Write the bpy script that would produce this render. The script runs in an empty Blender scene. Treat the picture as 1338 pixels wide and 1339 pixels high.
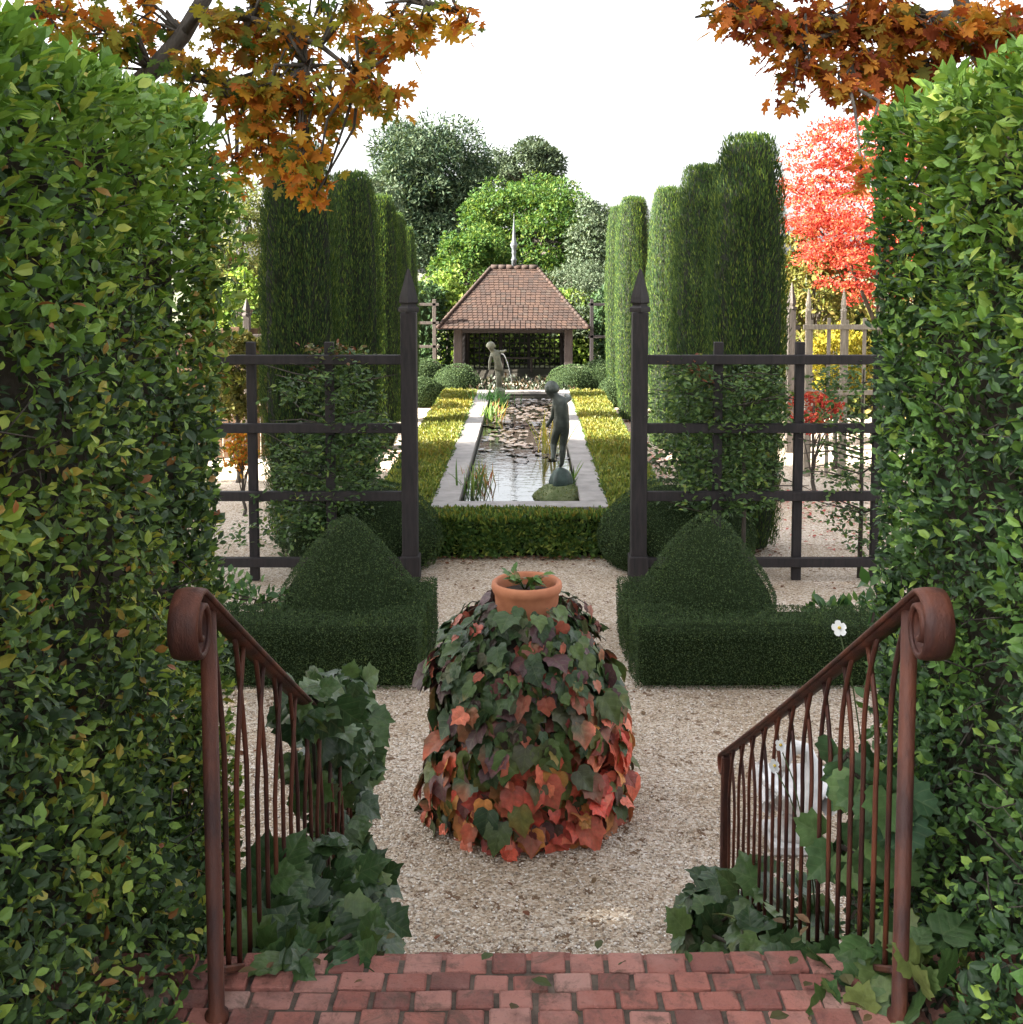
import bpy, math, random
import numpy as np
from mathutils import Vector, Matrix

R = math.radians
rng = np.random.default_rng(7)
random.seed(7)
sc = bpy.context.scene
COL = sc.collection

# ---------------------------------------------------------------- camera
H = 2.95                    # eye above the gravel court
F = 1400.0                  # focal length in photo pixels (1338 wide)
PITCH = R(4.2)
CX, HY = 690.0, 350.0       # vanishing point of the garden axis
CY = HY + F*math.tan(PITCH)
cam_d = bpy.data.cameras.new("camera")
cam = bpy.data.objects.new("camera", cam_d)
COL.objects.link(cam)
cam.location = (0, 0, H)
cam.rotation_euler = (R(90)-PITCH, 0, 0)
cam_d.sensor_width = 36
cam_d.lens = F/1339*36
cam_d.shift_x = -(CX-669)/1339
cam_d.shift_y = -(669.5-CY)/1339
cam_d.clip_start = 0.05
cam_d.clip_end = 2000
sc.camera = cam

# ---------------------------------------------------------------- light
SUN_EL, SUN_AZ = R(33), R(-101)       # azimuth measured from +Y towards +X
world = bpy.data.worlds.new("World")
sc.world = world
world.use_nodes = True
wn = world.node_tree.nodes; wl = world.node_tree.links
bg = wn["Background"]
sky = wn.new("ShaderNodeTexSky")
sky.sky_type = 'NISHITA'
sky.sun_disc = False
sky.sun_elevation = SUN_EL
sky.sun_rotation = SUN_AZ
sky.air_density = 1.0
sky.dust_density = 4.0
sky.ozone_density = 1.0
hs = wn.new("ShaderNodeHueSaturation")
hs.inputs["Saturation"].default_value = 0.18
wl.new(sky.outputs[0], hs.inputs["Color"])
wl.new(hs.outputs[0], bg.inputs["Color"])
bg.inputs["Strength"].default_value = 0.08
sun_d = bpy.data.lights.new("sun", 'SUN')
sun_d.energy = 5.0
sun_d.angle = R(0.6)
sun_d.color = (1.0, 0.93, 0.80)
sun = bpy.data.objects.new("sun", sun_d)
COL.objects.link(sun)
sdir = Vector((math.sin(SUN_AZ)*math.cos(SUN_EL), math.cos(SUN_AZ)*math.cos(SUN_EL), math.sin(SUN_EL)))
sun.rotation_euler = sdir.to_track_quat('Z', 'Y').to_euler()
vs = sc.view_settings
vs.view_transform = 'Standard'
vs.look = 'None'
vs.exposure = 3.16
vs.gamma = 1.0
sc.cycles.max_bounces = 6
sc.cycles.diffuse_bounces = 3
sc.cycles.glossy_bounces = 3
sc.cycles.transmission_bounces = 4
sc.cycles.transparent_max_bounces = 4
sc.cycles.use_denoising = True
sc.cycles.caustics_reflective = False
sc.cycles.caustics_refractive = False

# ---------------------------------------------------------------- picture-to-place helpers
def at(px, py, Y):
    """the point at distance Y that the photograph shows at (px, py)"""
    a = PITCH + math.atan((py-CY)/F)
    drop = Y*math.tan(a)
    d = Y*math.cos(PITCH) + drop*math.sin(PITCH)
    return Vector(((px-CX)/F*d, Y, H-drop))

def gnd(px, py, z=0.0):
    a = PITCH + math.atan((py-CY)/F)
    return at(px, py, (H-z)/math.tan(a))

# ---------------------------------------------------------------- materials
def new_mat(name):
    m = bpy.data.materials.new(name)
    m.use_nodes = True
    nt = m.node_tree
    b = nt.nodes["Principled BSDF"]
    return m, nt, b

def ramp(nt, stops, fac, interp='LINEAR'):
    r = nt.nodes.new("ShaderNodeValToRGB")
    r.color_ramp.interpolation = interp
    e = r.color_ramp.elements
    while len(e) < len(stops):
        e.new(0.5)
    for i, (p, c) in enumerate(stops):
        e[i].position = p
        e[i].color = (*c, 1)
    nt.links.new(fac, r.inputs[0])
    return r.outputs[0]

def objcoord(nt):
    return nt.nodes.new("ShaderNodeTexCoord").outputs["Object"]

def noise(nt, scale, detail=4, rough=0.55, vec=None, out="Fac", dist=0.0):
    n = nt.nodes.new("ShaderNodeTexNoise")
    n.inputs["Scale"].default_value = scale
    n.inputs["Detail"].default_value = detail
    n.inputs["Roughness"].default_value = rough
    n.inputs["Distortion"].default_value = dist
    nt.links.new(vec if vec is not None else objcoord(nt), n.inputs["Vector"])
    return n.outputs[out]

def mixc(nt, fac, a, b, mode='MIX'):
    m = nt.nodes.new("ShaderNodeMix")
    m.data_type = 'RGBA'
    m.blend_type = mode
    for sock, v in ((m.inputs[0], fac), (m.inputs[6], a), (m.inputs[7], b)):
        if isinstance(v, (int, float)):
            sock.default_value = v
        elif isinstance(v, tuple):
            sock.default_value = (*v, 1)
        else:
            nt.links.new(v, sock)
    return m.outputs[2]

def mth(nt, op, a, b=0.0):
    m = nt.nodes.new("ShaderNodeMath")
    m.operation = op
    for s, v in ((m.inputs[0], a), (m.inputs[1], b)):
        if isinstance(v, (int, float)):
            s.default_value = v
        else:
            nt.links.new(v, s)
    return m.outputs[0]

def bump(nt, bsdf, height, strength=0.4, dist=0.01):
    b = nt.nodes.new("ShaderNodeBump")
    b.inputs["Strength"].default_value = strength
    b.inputs["Distance"].default_value = dist
    nt.links.new(height, b.inputs["Height"])
    nt.links.new(b.outputs[0], bsdf.inputs["Normal"])

def island(nt):
    return nt.nodes.new("ShaderNodeNewGeometry").outputs["Random Per Island"]

def leaf_mat(name, stops, rough=0.45, trans=0.25, patch=None, pscale=1.5, pthr=(0.55, 0.7), spec=0.4, tint=None):
    """every leaf its own colour from the ramp; patch = a second set of stops that takes over in noise patches"""
    m, nt, b = new_mat(name)
    rnd = island(nt)
    c = ramp(nt, stops, rnd)
    if patch:
        c2 = ramp(nt, patch, rnd)
        n = noise(nt, pscale, 3, 0.6)
        f = nt.nodes.new("ShaderNodeMapRange")
        f.inputs[1].default_value, f.inputs[2].default_value = pthr
        nt.links.new(n, f.inputs[0])
        c = mixc(nt, f.outputs[0], c, c2)
    nt.links.new(c, b.inputs["Base Color"])
    b.inputs["Roughness"].default_value = rough
    b.inputs["Specular IOR Level"].default_value = spec
    t = nt.nodes.new("ShaderNodeBsdfTranslucent")
    tc = mixc(nt, 1.0, c, tint or (1.0, 1.0, 0.55), 'MULTIPLY')
    nt.links.new(tc, t.inputs["Color"])
    mx = nt.nodes.new("ShaderNodeMixShader")
    mx.inputs[0].default_value = trans
    nt.links.new(b.outputs[0], mx.inputs[1])
    nt.links.new(t.outputs[0], mx.inputs[2])
    nt.links.new(mx.outputs[0], nt.nodes["Material Output"].inputs["Surface"])
    return m

def add_veins(m, amt=.22, edge=None):
    """paler veins along the leaf's own coordinates, and a bump between them"""
    nt = m.node_tree; b = nt.nodes["Principled BSDF"]
    uv = nt.nodes.new("ShaderNodeUVMap"); uv.uv_map = 'leaf'
    sp = nt.nodes.new("ShaderNodeSeparateXYZ"); nt.links.new(uv.outputs[0], sp.inputs[0])
    ax = mth(nt, 'ABSOLUTE', sp.outputs[0])
    side = mth(nt, 'FRACT', mth(nt, 'MULTIPLY', mth(nt, 'SUBTRACT', sp.outputs[1], mth(nt, 'MULTIPLY', ax, .75)), 4.2))
    side = mth(nt, 'ABSOLUTE', mth(nt, 'SUBTRACT', side, .5))
    v1 = ramp(nt, [(0, (1, 1, 1)), (.09, (0, 0, 0))], side)
    v2 = ramp(nt, [(0, (1, 1, 1)), (.028, (0, 0, 0))], ax)
    v = mth(nt, 'MAXIMUM', v1, v2)
    old = b.inputs["Base Color"].links[0].from_socket
    c = mixc(nt, mth(nt, 'MULTIPLY', v, amt), old, (.22, .26, .12))
    mott = ramp(nt, [(.35, (.75, .75, .75)), (.65, (1.2, 1.2, 1.2))], noise(nt, 38, 3, .6))
    c = mixc(nt, 1.0, c, mott, 'MULTIPLY')
    nt.links.new(c, b.inputs["Base Color"])
    bump(nt, b, mth(nt, 'ADD', mth(nt, 'MULTIPLY', side, .4), noise(nt, 45, 3, .6)), .35, .006)
    return m

def plain_mat(name, c1, c2, scale=8, rough=0.7, bstr=0.3, bscale=None, bdist=0.005, metal=0.0, spec=0.4, stretch=None, thr=(0.3, 0.7)):
    m, nt, b = new_mat(name)
    vec = objcoord(nt)
    if stretch:
        mp = nt.nodes.new("ShaderNodeMapping")
        mp.inputs["Scale"].default_value = stretch
        nt.links.new(vec, mp.inputs["Vector"])
        vec = mp.outputs[0]
    n = noise(nt, scale, 6, 0.6, vec)
    c = ramp(nt, [(thr[0], c1), (thr[1], c2)], n)
    nt.links.new(c, b.inputs["Base Color"])
    b.inputs["Roughness"].default_value = rough
    b.inputs["Metallic"].default_value = metal
    b.inputs["Specular IOR Level"].default_value = spec
    n2 = noise(nt, bscale or scale*4, 5, 0.65, vec)
    bump(nt, b, n2, bstr, bdist)
    return m

M = {}
M['laurel'] = leaf_mat('laurel_leaf', [(0, (0.031, 0.058, 0.027)), (.45, (0.057, 0.102, 0.043)), (.72, (0.106, 0.186, 0.053)), (.86, (0.213, 0.345, 0.069)), (.93, (0.341, 0.469, 0.088)), (.97, (0.369, 0.359, 0.062)), (1, (0.284, 0.097, 0.044))],
                       rough=.46, trans=.24, spec=.3, patch=[(0, (0.085, 0.166, 0.035)), (.45, (0.185, 0.290, 0.050)), (.75, (0.298, 0.400, 0.062)), (.92, (0.511, 0.469, 0.075)), (1, (0.383, 0.152, 0.056))], pscale=2.3, pthr=(.50, .64))
M['laurel_top'] = leaf_mat('laurel_young_leaf', [(0, (0.088, 0.176, 0.033)), (.5, (0.154, 0.286, 0.050)), (.85, (0.242, 0.374, 0.066)), (1, (0.396, 0.429, 0.088))], rough=.46, spec=.3, trans=.32)
M['laurel_right'] = leaf_mat('laurel_leaf_even', [(0, (0.026, 0.053, 0.026)), (.50, (0.046, 0.092, 0.038)), (.78, (0.084, 0.169, 0.048)), (.92, (0.166, 0.300, 0.066)), (1, (0.282, 0.400, 0.072))], spec=.3, rough=.46, trans=.24,
                             patch=[(0, (0.064, 0.150, 0.036)), (.6, (0.128, 0.263, 0.048)), (1, (0.218, 0.362, 0.060))], pscale=2.0, pthr=(.52, .68))
M['twig'] = plain_mat('hedge_twig', (.018, .014, .009), (.04, .03, .02), 20, .9, .5)
M['box'] = leaf_mat('box_leaf', [(0, (0.025, 0.044, 0.020)), (.6, (0.046, 0.077, 0.031)), (.9, (0.071, 0.112, 0.040)), (1, (0.115, 0.154, 0.050))], rough=.65, trans=.15, spec=.15,
                    patch=[(0, (0.034, 0.061, 0.022)), (.7, (0.063, 0.105, 0.033)), (1, (0.127, 0.176, 0.050))], pscale=2.0)
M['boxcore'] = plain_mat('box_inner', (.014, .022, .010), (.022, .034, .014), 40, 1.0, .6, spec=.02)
M['gold'] = leaf_mat('golden_leaf', [(0, (0.068, 0.090, 0.015)), (.4, (0.124, 0.143, 0.021)), (.8, (0.195, 0.195, 0.030)), (1, (0.255, 0.217, 0.038))], rough=.55, trans=.3,
                     patch=[(0, (0.135, 0.124, 0.019)), (.5, (0.210, 0.180, 0.027)), (1, (0.270, 0.210, 0.030))], pscale=.8, pthr=(.42, .66))
M['goldlime'] = leaf_mat('lime_golden_leaf', [(0, (0.072, 0.112, 0.020)), (.4, (0.128, 0.176, 0.027)), (.8, (0.208, 0.240, 0.040)), (1, (0.288, 0.288, 0.052))], rough=.55, trans=.3)
M['goldside'] = leaf_mat('golden_hedge_side_leaf', [(0, (.035, .08, .02)), (.5, (.075, .145, .03)), (.85, (.15, .22, .04)), (1, (.28, .31, .06))], rough=.5, trans=.25)
M['cypress'] = leaf_mat('cypress_spray', [(0, (0.027, 0.054, 0.029)), (.5, (0.049, 0.090, 0.036)), (.85, (0.107, 0.160, 0.040)), (1, (0.185, 0.240, 0.052))], rough=.8, trans=.40, spec=.08,
                        patch=[(0, (0.026, 0.040, 0.026)), (.7, (0.044, 0.068, 0.033)), (1, (0.089, 0.080, 0.052))], pscale=2.6, pthr=(.60, .74))
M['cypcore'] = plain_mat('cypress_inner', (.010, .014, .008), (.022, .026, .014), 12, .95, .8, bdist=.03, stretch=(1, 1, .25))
M['vine'] = leaf_mat('vine_leaf', [(0, (.020, .048, .018)), (.5, (.038, .080, .028)), (.85, (.064, .12, .036)), (1, (.11, .17, .045))], rough=.38, trans=.15, spec=.4)
add_veins(M['vine'])
M['wood_dark'] = plain_mat('dark_stained_timber', (.006, .005, .006), (.022, .017, .018), 6, .7, .35, 30, stretch=(6, 6, .8))
M['rail'] = plain_mat('rust_brown_iron', (.045, .017, .014), (.16, .050, .026), 9, .56, .6, 140, .004, spec=.35, stretch=(1, 1, .35), thr=(.40, .68))
M['bark'] = plain_mat('bark', (.035, .028, .022), (.10, .085, .07), 9, .9, .8, 22, .02, stretch=(2, 2, .5))
M['soil'] = plain_mat('dark_soil', (.012, .009, .006), (.05, .035, .025), 30, .95, .9, 60, .01)
M['terracotta'] = plain_mat('terracotta', (.34, .115, .055), (.50, .20, .10), 7, .75, .25, 60, .003)
M['stone'] = plain_mat('grey_coping_stone', (.14, .127, .12), (.26, .24, .23), 5, .6, .3, 40, .004)
M['white_stone'] = plain_mat('white_painted_stone', (.50, .50, .50), (.80, .80, .80), 9, .55, .3, 40, .003)
M['lead'] = plain_mat('grey_lead', (0.052, 0.060, 0.069), (0.105, 0.115, 0.126), 9, .5, .2, 40, .002)
M['bronze'] = plain_mat('patinated_bronze', (.025, .030, .026), (.085, .10, .085), 12, .42, .35, 50, .004, metal=.35)
M['bronze_pale'] = plain_mat('pale_verdigris_bronze', (.07, .075, .055), (.19, .19, .14), 12, .6, .3, 50, .004)
M['verdigris'] = plain_mat('verdigris', (.014, .026, .022), (.05, .082, .07), 14, .55, .5, 40, .006)
M['postwood'] = plain_mat('dark_oak_post', (.014, .010, .010), (.04, .03, .028), 8, .75, .4, 40, stretch=(4, 4, .5))
M['moss'] = plain_mat('mossy_rock', (.05, .08, .02), (.16, .18, .09), 9, .95, .9, 40, .02)
M['ferrous'] = plain_mat('weathered_fence_timber', (0.032, 0.025, 0.022), (0.077, 0.064, 0.056), 10, .8, .3, 40, stretch=(4, 4, .6))

# ---------------------------------------------------------------- mesh building
class MB:
    """collects geometry for ONE mesh object"""
    def __init__(self):
        self.v = []; self.n = 0
        self.li = []; self.ls = []; self.mi = []; self.sm = []; self.uv = []; self.has_uv = False
    def add(self, verts, faces, mat=0, smooth=False):
        verts = np.asarray(verts, dtype=np.float64).reshape(-1, 3)
        self.v.append(verts)
        for f in faces:
            self.li.append(np.asarray(f, dtype=np.int64) + self.n)
            self.ls.append(len(f)); self.mi.append(mat); self.sm.append(smooth); self.uv.append(np.zeros((len(f), 2)))
        self.n += len(verts)
        return self
    def scatter(self, tmpl, P, T, N, S, mat=0, W=None, smooth=False, uv=False):
        """copies of a leaf: P position, T axis, N face normal, S length, W width factor"""
        tv, tf = tmpl
        tv = np.asarray(tv, float)
        P = np.asarray(P, float); n = len(P)
        if n == 0:
            return self
        T = np.asarray(T, float); T = T/np.maximum(np.linalg.norm(T, axis=1, keepdims=True), 1e-9)
        N = np.asarray(N, float)
        B = np.cross(T, N); bl = np.linalg.norm(B, axis=1, keepdims=True)
        bad = bl[:, 0] < 1e-4
        B[bad] = np.cross(T[bad], np.array([.31, .77, .55]))
        B /= np.maximum(np.linalg.norm(B, axis=1, keepdims=True), 1e-9)
        N = np.cross(B, T)
        S = np.broadcast_to(np.asarray(S, float), (n,)).reshape(n, 1, 1)
        Wf = np.ones((n, 1, 1)) if W is None else np.asarray(W, float).reshape(n, 1, 1)
        V = P[:, None, :] + S*(tv[None, :, 0, None]*Wf*B[:, None, :] + tv[None, :, 1, None]*T[:, None, :] + tv[None, :, 2, None]*N[:, None, :])
        k = len(tv)
        base = self.n + np.arange(n)[:, None]*k
        self.v.append(V.reshape(-1, 3))
        lens = [len(f) for f in tf]
        flat = np.concatenate([np.asarray(f) for f in tf])
        self.li.append((base + flat[None, :]).reshape(-1))
        self.ls.append(np.tile(lens, n)); self.mi.append(np.full(n*len(tf), mat)); self.sm.append(np.full(n*len(tf), smooth))
        if uv: self.has_uv = True
        self.uv.append(np.tile(tv[flat][:, :2], (n, 1)))
        self.n += n*k
        return self
    def box(self, c, s, rz=0.0, mat=0, bev=0.0, rx=0.0):
        x, y, z = s[0]/2, s[1]/2, s[2]/2
        b = min(bev, x*.45, y*.45, z*.45)
        if b > 0:
            vs_ = []
            for sx in (-1, 1):
                for sy in (-1, 1):
                    for sz in (-1, 1):
                        vs_ += [(sx*x, sy*(y-b), sz*(z-b)), (sx*(x-b), sy*y, sz*(z-b)), (sx*(x-b), sy*(y-b), sz*z)]
            v = np.array(vs_)
            idx = lambda i, j, k, a: ((i*2+j)*2+k)*3+a
            f = []
            for i in (0, 1):
                f.append([idx(i, 0, 0, 0), idx(i, 1, 0, 0), idx(i, 1, 1, 0), idx(i, 0, 1, 0)])
                f.append([idx(0, i, 0, 1), idx(1, i, 0, 1), idx(1, i, 1, 1), idx(0, i, 1, 1)])
                f.append([idx(0, 0, i, 2), idx(1, 0, i, 2), idx(1, 1, i, 2), idx(0, 1, i, 2)])
            for i in (0, 1):
                for j in (0, 1):
                    f.append([idx(i, j, 0, 0), idx(i, j, 1, 0), idx(i, j, 1, 1), idx(i, j, 0, 1)])
                    f.append([idx(i, 0, j, 0), idx(i, 1, j, 0), idx(i, 1, j, 2), idx(i, 0, j, 2)])
                    f.append([idx(0, i, j, 1), idx(1, i, j, 1), idx(1, i, j, 2), idx(0, i, j, 2)])
                    for k in (0, 1):
                        f.append([idx(i, j, k, 0), idx(i, j, k, 1), idx(i, j, k, 2)])
            f2 = []
            for q in f:
                p = v[q]; nn = np.cross(p[1]-p[0], p[2]-p[0])
                f2.append(q if nn.dot(p.mean(0)) > 0 else q[::-1])
            f = f2
        else:
            v = np.array([(sx*x, sy*y, sz*z) for sx in (-1, 1) for sy in (-1, 1) for sz in (-1, 1)])
            f = [[0, 1, 3, 2], [4, 6, 7, 5], [0, 4, 5, 1], [2, 3, 7, 6], [0, 2, 6, 4], [1, 5, 7, 3]]
        if rx:
            ca, sa = math.cos(rx), math.sin(rx)
            v = np.stack([v[:, 0], v[:, 1]*ca-v[:, 2]*sa, v[:, 1]*sa+v[:, 2]*ca], 1)
        ca, sa = math.cos(rz), math.sin(rz)
        v = np.stack([v[:, 0]*ca-v[:, 1]*sa, v[:, 0]*sa+v[:, 1]*ca, v[:, 2]], 1) + np.asarray(c, float)
        return self.add(v, f, mat)
    def tube(self, pts, rad, seg=8, mat=0, cap=True):
        pts = np.asarray(pts, float); n = len(pts)
        rad = np.broadcast_to(np.asarray(rad, float), (n,))
        tan = np.gradient(pts, axis=0)
        tan /= np.maximum(np.linalg.norm(tan, axis=1, keepdims=True), 1e-9)
        up = np.array([0, 0, 1.]) if abs(tan[0][2]) < .9 else np.array([1., 0, 0])
        u = np.cross(tan[0], up); u /= np.linalg.norm(u)
        rings = []
        for i in range(n):
            u = u - tan[i]*u.dot(tan[i]); u /= max(np.linalg.norm(u), 1e-9)
            w = np.cross(tan[i], u)
            a = np.arange(seg)*2*math.pi/seg
            rings.append(pts[i] + rad[i]*(np.cos(a)[:, None]*u + np.sin(a)[:, None]*w))
        v = np.concatenate(rings)
        f = [[i*seg+j, i*seg+(j+1) % seg, (i+1)*seg+(j+1) % seg, (i+1)*seg+j] for i in range(n-1) for j in range(seg)]
        if cap:
            f.append(list(range(seg))[::-1]); f.append([(n-1)*seg+j for j in range(seg)])
        return self.add(v, f, mat, True)
    def lathe(self, prof, c=(0, 0, 0), seg=24, mat=0, smooth=True, wob=0.0):
        v = []; f = []
        for (r, z) in prof:
            for j in range(seg):
                a = 2*math.pi*j/seg
                rr = r*(1+wob*math.sin(3*a+z*5)+wob*.7*math.sin(5*a-z*3))
                v.append((c[0]+rr*math.cos(a), c[1]+rr*math.sin(a), c[2]+z))
        for i in range(len(prof)-1):
            for j in range(seg):
                f.append([i*seg+j, i*seg+(j+1) % seg, (i+1)*seg+(j+1) % seg, (i+1)*seg+j])
        if prof[0][0] > 1e-4: f.append(list(range(seg))[::-1])
        if prof[-1][0] > 1e-4: f.append([(len(prof)-1)*seg+j for j in range(seg)])
        return self.add(v, f, mat, smooth)
    def build(self, name, mats, parent=None, loc=None):
        me = bpy.data.meshes.new(name)
        v = np.concatenate(self.v) if self.v else np.zeros((0, 3))
        li = np.concatenate([np.atleast_1d(x) for x in self.li]).astype(np.int32)
        ls = np.concatenate([np.atleast_1d(x) for x in self.ls]).astype(np.int32)
        mi = np.concatenate([np.atleast_1d(x) for x in self.mi]).astype(np.int32)
        sm = np.concatenate([np.atleast_1d(x) for x in self.sm]).astype(bool)
        off = None
        if loc is not None:
            v = v - np.asarray(loc, float)
        me.vertices.add(len(v)); me.vertices.foreach_set("co", v.reshape(-1).astype(np.float32))
        me.loops.add(len(li)); me.loops.foreach_set("vertex_index", li)
        me.polygons.add(len(ls))
        st = np.concatenate([[0], np.cumsum(ls)[:-1]]).astype(np.int32)
        me.polygons.foreach_set("loop_start", st)
        me.polygons.foreach_set("material_index", mi)
        me.polygons.foreach_set("use_smooth", sm)
        me.update(calc_edges=True)
        if self.has_uv:
            me.uv_layers.new(name='leaf').data.foreach_set('uv', np.concatenate(self.uv).reshape(-1).astype(np.float32))
        me.validate()
        for m in (mats if isinstance(mats, (list, tuple)) else [mats]):
            me.materials.append(m)
        o = bpy.data.objects.new(name, me)
        COL.objects.link(o)
        if loc is not None: o.location = loc
        if parent is not None: o.parent = parent
        return o

def tag(o, label=None, cat=None, group=None, kind=None):
    if label: o["label"] = label
    if cat: o["category"] = cat
    if group: o["group"] = group
    if kind: o["kind"] = kind
    return o

def thing(name, label, cat, loc=(0, 0, 0), group=None, rz=0.0):
    o = bpy.data.objects.new(name, None)
    o.empty_display_size = .1
    COL.objects.link(o)
    o.location = loc; o.rotation_euler = (0, 0, rz)
    return tag(o, label, cat, group)

def copy_tree(o, parent=None):
    c = o.copy(); COL.objects.link(c)
    c.parent = parent
    for ch in [x for x in COL.objects if x.parent == o]:
        copy_tree(ch, c)
    return c

def unit(n, r=None):
    g = (r or rng).normal(size=(n, 3))
    return g/np.linalg.norm(g, axis=1, keepdims=True)

def wob(P, scale, seed=0, octs=3):
    """smooth pseudo-noise about -1..1"""
    r = np.random.default_rng(seed)
    P = np.asarray(P, float); out = np.zeros(len(P)); amp = 1.0; tot = 0
    for o in range(octs):
        for k in range(3):
            d = r.normal(size=3)*scale*(2**o)
            out += amp*np.sin(P@d + r.uniform(0, 6.28))
        tot += amp*1.7; amp *= .55
    return out/tot

# ---- leaf shapes: x across, y along the axis, z along the face normal; length 1
OVAL = ([(0, 0, 0), (-.20, .28, .05), (0, .30, -.03), (.20, .28, .05), (-.22, .62, .04), (0, .64, -.02), (.22, .62, .04), (0, 1, -.10)],
        [(0, 2, 1), (0, 3, 2), (1, 2, 5, 4), (2, 3, 6, 5), (4, 5, 7), (5, 6, 7)])
SMALL = ([(0, 0, 0), (-.30, .5, .07), (0, 1, 0), (.30, .5, .07)], [(0, 3, 2, 1)])
SPRAY = ([(0, 0, 0), (-.16, .45, .03), (-.05, 1, -.02), (.05, .95, .02), (.16, .5, -.03)], [(0, 4, 3, 2, 1)])
def lobed(outline, cup=.10, droop=.22):
    """two rings round a point on the midrib; outline lists the right half from base to tip"""
    r = [(x, y) for x, y in outline]
    l = [(-x, y) for x, y in outline[1:-1]][::-1]
    ring = r + l
    n = len(ring)
    z = lambda x, y, rip: cup*abs(x)**.8 - droop*y*y + rip - .16*max(0, abs(x)-.22)
    v = [(0, .40, z(0, .40, -.03))]
    v += [(x*.55, .40+(y-.40)*.55, z(x*.55, .40+(y-.40)*.55, 0)) for x, y in ring]
    v += [(x, y, z(x, y, .022*math.sin(i*2.1))) for i, (x, y) in enumerate(ring)]
    f = [(0, 1+i, 1+(i+1) % n) for i in range(n)]
    f += [(1+i, 1+n+i, 1+n+(i+1) % n, 1+(i+1) % n) for i in range(n)]
    return v, f
IVY = lobed([(0, .08), (.20, -.02), (.42, .06), (.51, .22), (.44, .31), (.57, .49), (.37, .57), (.25, .73), (.12, .79), (0, 1.0)], .12, .26)
CREEPER = lobed([(0, .08), (.20, 0), (.40, .09), (.48, .28), (.45, .42), (.49, .60), (.33, .65), (.21, .79), (0, 1.0)], .18, .38)
GRAPE = lobed([(0, .12), (.16, 0), (.40, .08), (.52, .30), (.46, .40), (.54, .60), (.34, .66), (.26, .84), (.12, .84), (0, 1.0)], .14, .25)
OAK = lobed([(0, 0), (.06, .18), (.26, .16), (.16, .32), (.40, .40), (.40, .50), (.16, .52), (.34, .68), (.30, .76), (.12, .74), (.12, .86), (0, 1.0)], .12, .15)
BLADE = ([(-.012, 0, 0), (.012, 0, 0), (-.016, .4, .0), (.016, .4, .0), (-.012, .75, -.06), (.012, .75, -.06), (0, 1, -.17)], [(0, 1, 3, 2), (2, 3, 5, 4), (4, 5, 6)])

def box_pts(x0, x1, y0, y1, z0, z1, faces, dens):
    P = []; N = []
    dx, dy, dz = x1-x0, y1-y0, z1-z0
    for f in faces:
        A = {'x': dy*dz, 'X': dy*dz, 'y': dx*dz, 'Y': dx*dz, 'z': dx*dy, 'Z': dx*dy}[f]
        n = max(1, int(A*dens))
        u = rng.random((n, 3))*np.array([dx, dy, dz]) + np.array([x0, y0, z0])
        nn = np.zeros((n, 3)); ax = 'xyz'.index(f.lower()); s = 1 if f.isupper() else -1
        u[:, ax] = [(x0, y0, z0), (x1, y1, z1)][f.isupper()][ax]
        nn[:, ax] = s
        P.append(u); N.append(nn)
    return np.concatenate(P), np.concatenate(N)

def rev_pts(prof, n, c=(0, 0, 0), sx=1.0, sy=1.0):
    """points and normals on a surface of revolution given as (radius, height) stations"""
    pr = np.asarray(prof, float)
    seg = np.linalg.norm(np.diff(pr, axis=0), axis=1)
    w = seg*(pr[:-1, 0]+pr[1:, 0])/2 + 1e-6
    k = rng.choice(len(seg), n, p=w/w.sum())
    t = rng.random(n)[:, None]
    rz = pr[k]*(1-t)+pr[k+1]*t
    d = pr[k+1]-pr[k]
    a = rng.random(n)*2*math.pi
    nr, nz = d[:, 1], -d[:, 0]
    L = np.maximum(np.hypot(nr, nz), 1e-9); nr /= L; nz /= L
    P = np.stack([rz[:, 0]*np.cos(a)*sx, rz[:, 0]*np.sin(a)*sy, rz[:, 1]], 1)+np.asarray(c)
    N = np.stack([nr*np.cos(a), nr*np.sin(a), nz], 1)
    return P, N

def in_view_cull(P, N, keep_back=.25):
    """thin the leaves on sides no one near the camera could see"""
    d = np.array([0, 0, H]) - P
    f = (d*N).sum(1) > -.15*np.linalg.norm(d, axis=1)
    return f | (rng.random(len(P)) < keep_back)

# ================================================================ SETTING
# ---- open ground to the horizon
m, nt, b = new_mat('earth_ground')
n1 = noise(nt, .35, 6)
nt.links.new(ramp(nt, [(.35, (.05, .07, .03)), (.65, (.11, .10, .06))], n1), b.inputs["Base Color"])
b.inputs["Roughness"].default_value = .95
M['earth'] = m
mb = MB(); mb.add([(-600, -600, -.012), (600, -600, -.012), (600, 600, -.012), (-600, 600, -.012)], [(0, 1, 2, 3)])
tag(mb.build('ground', M['earth']), kind='structure')

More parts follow.
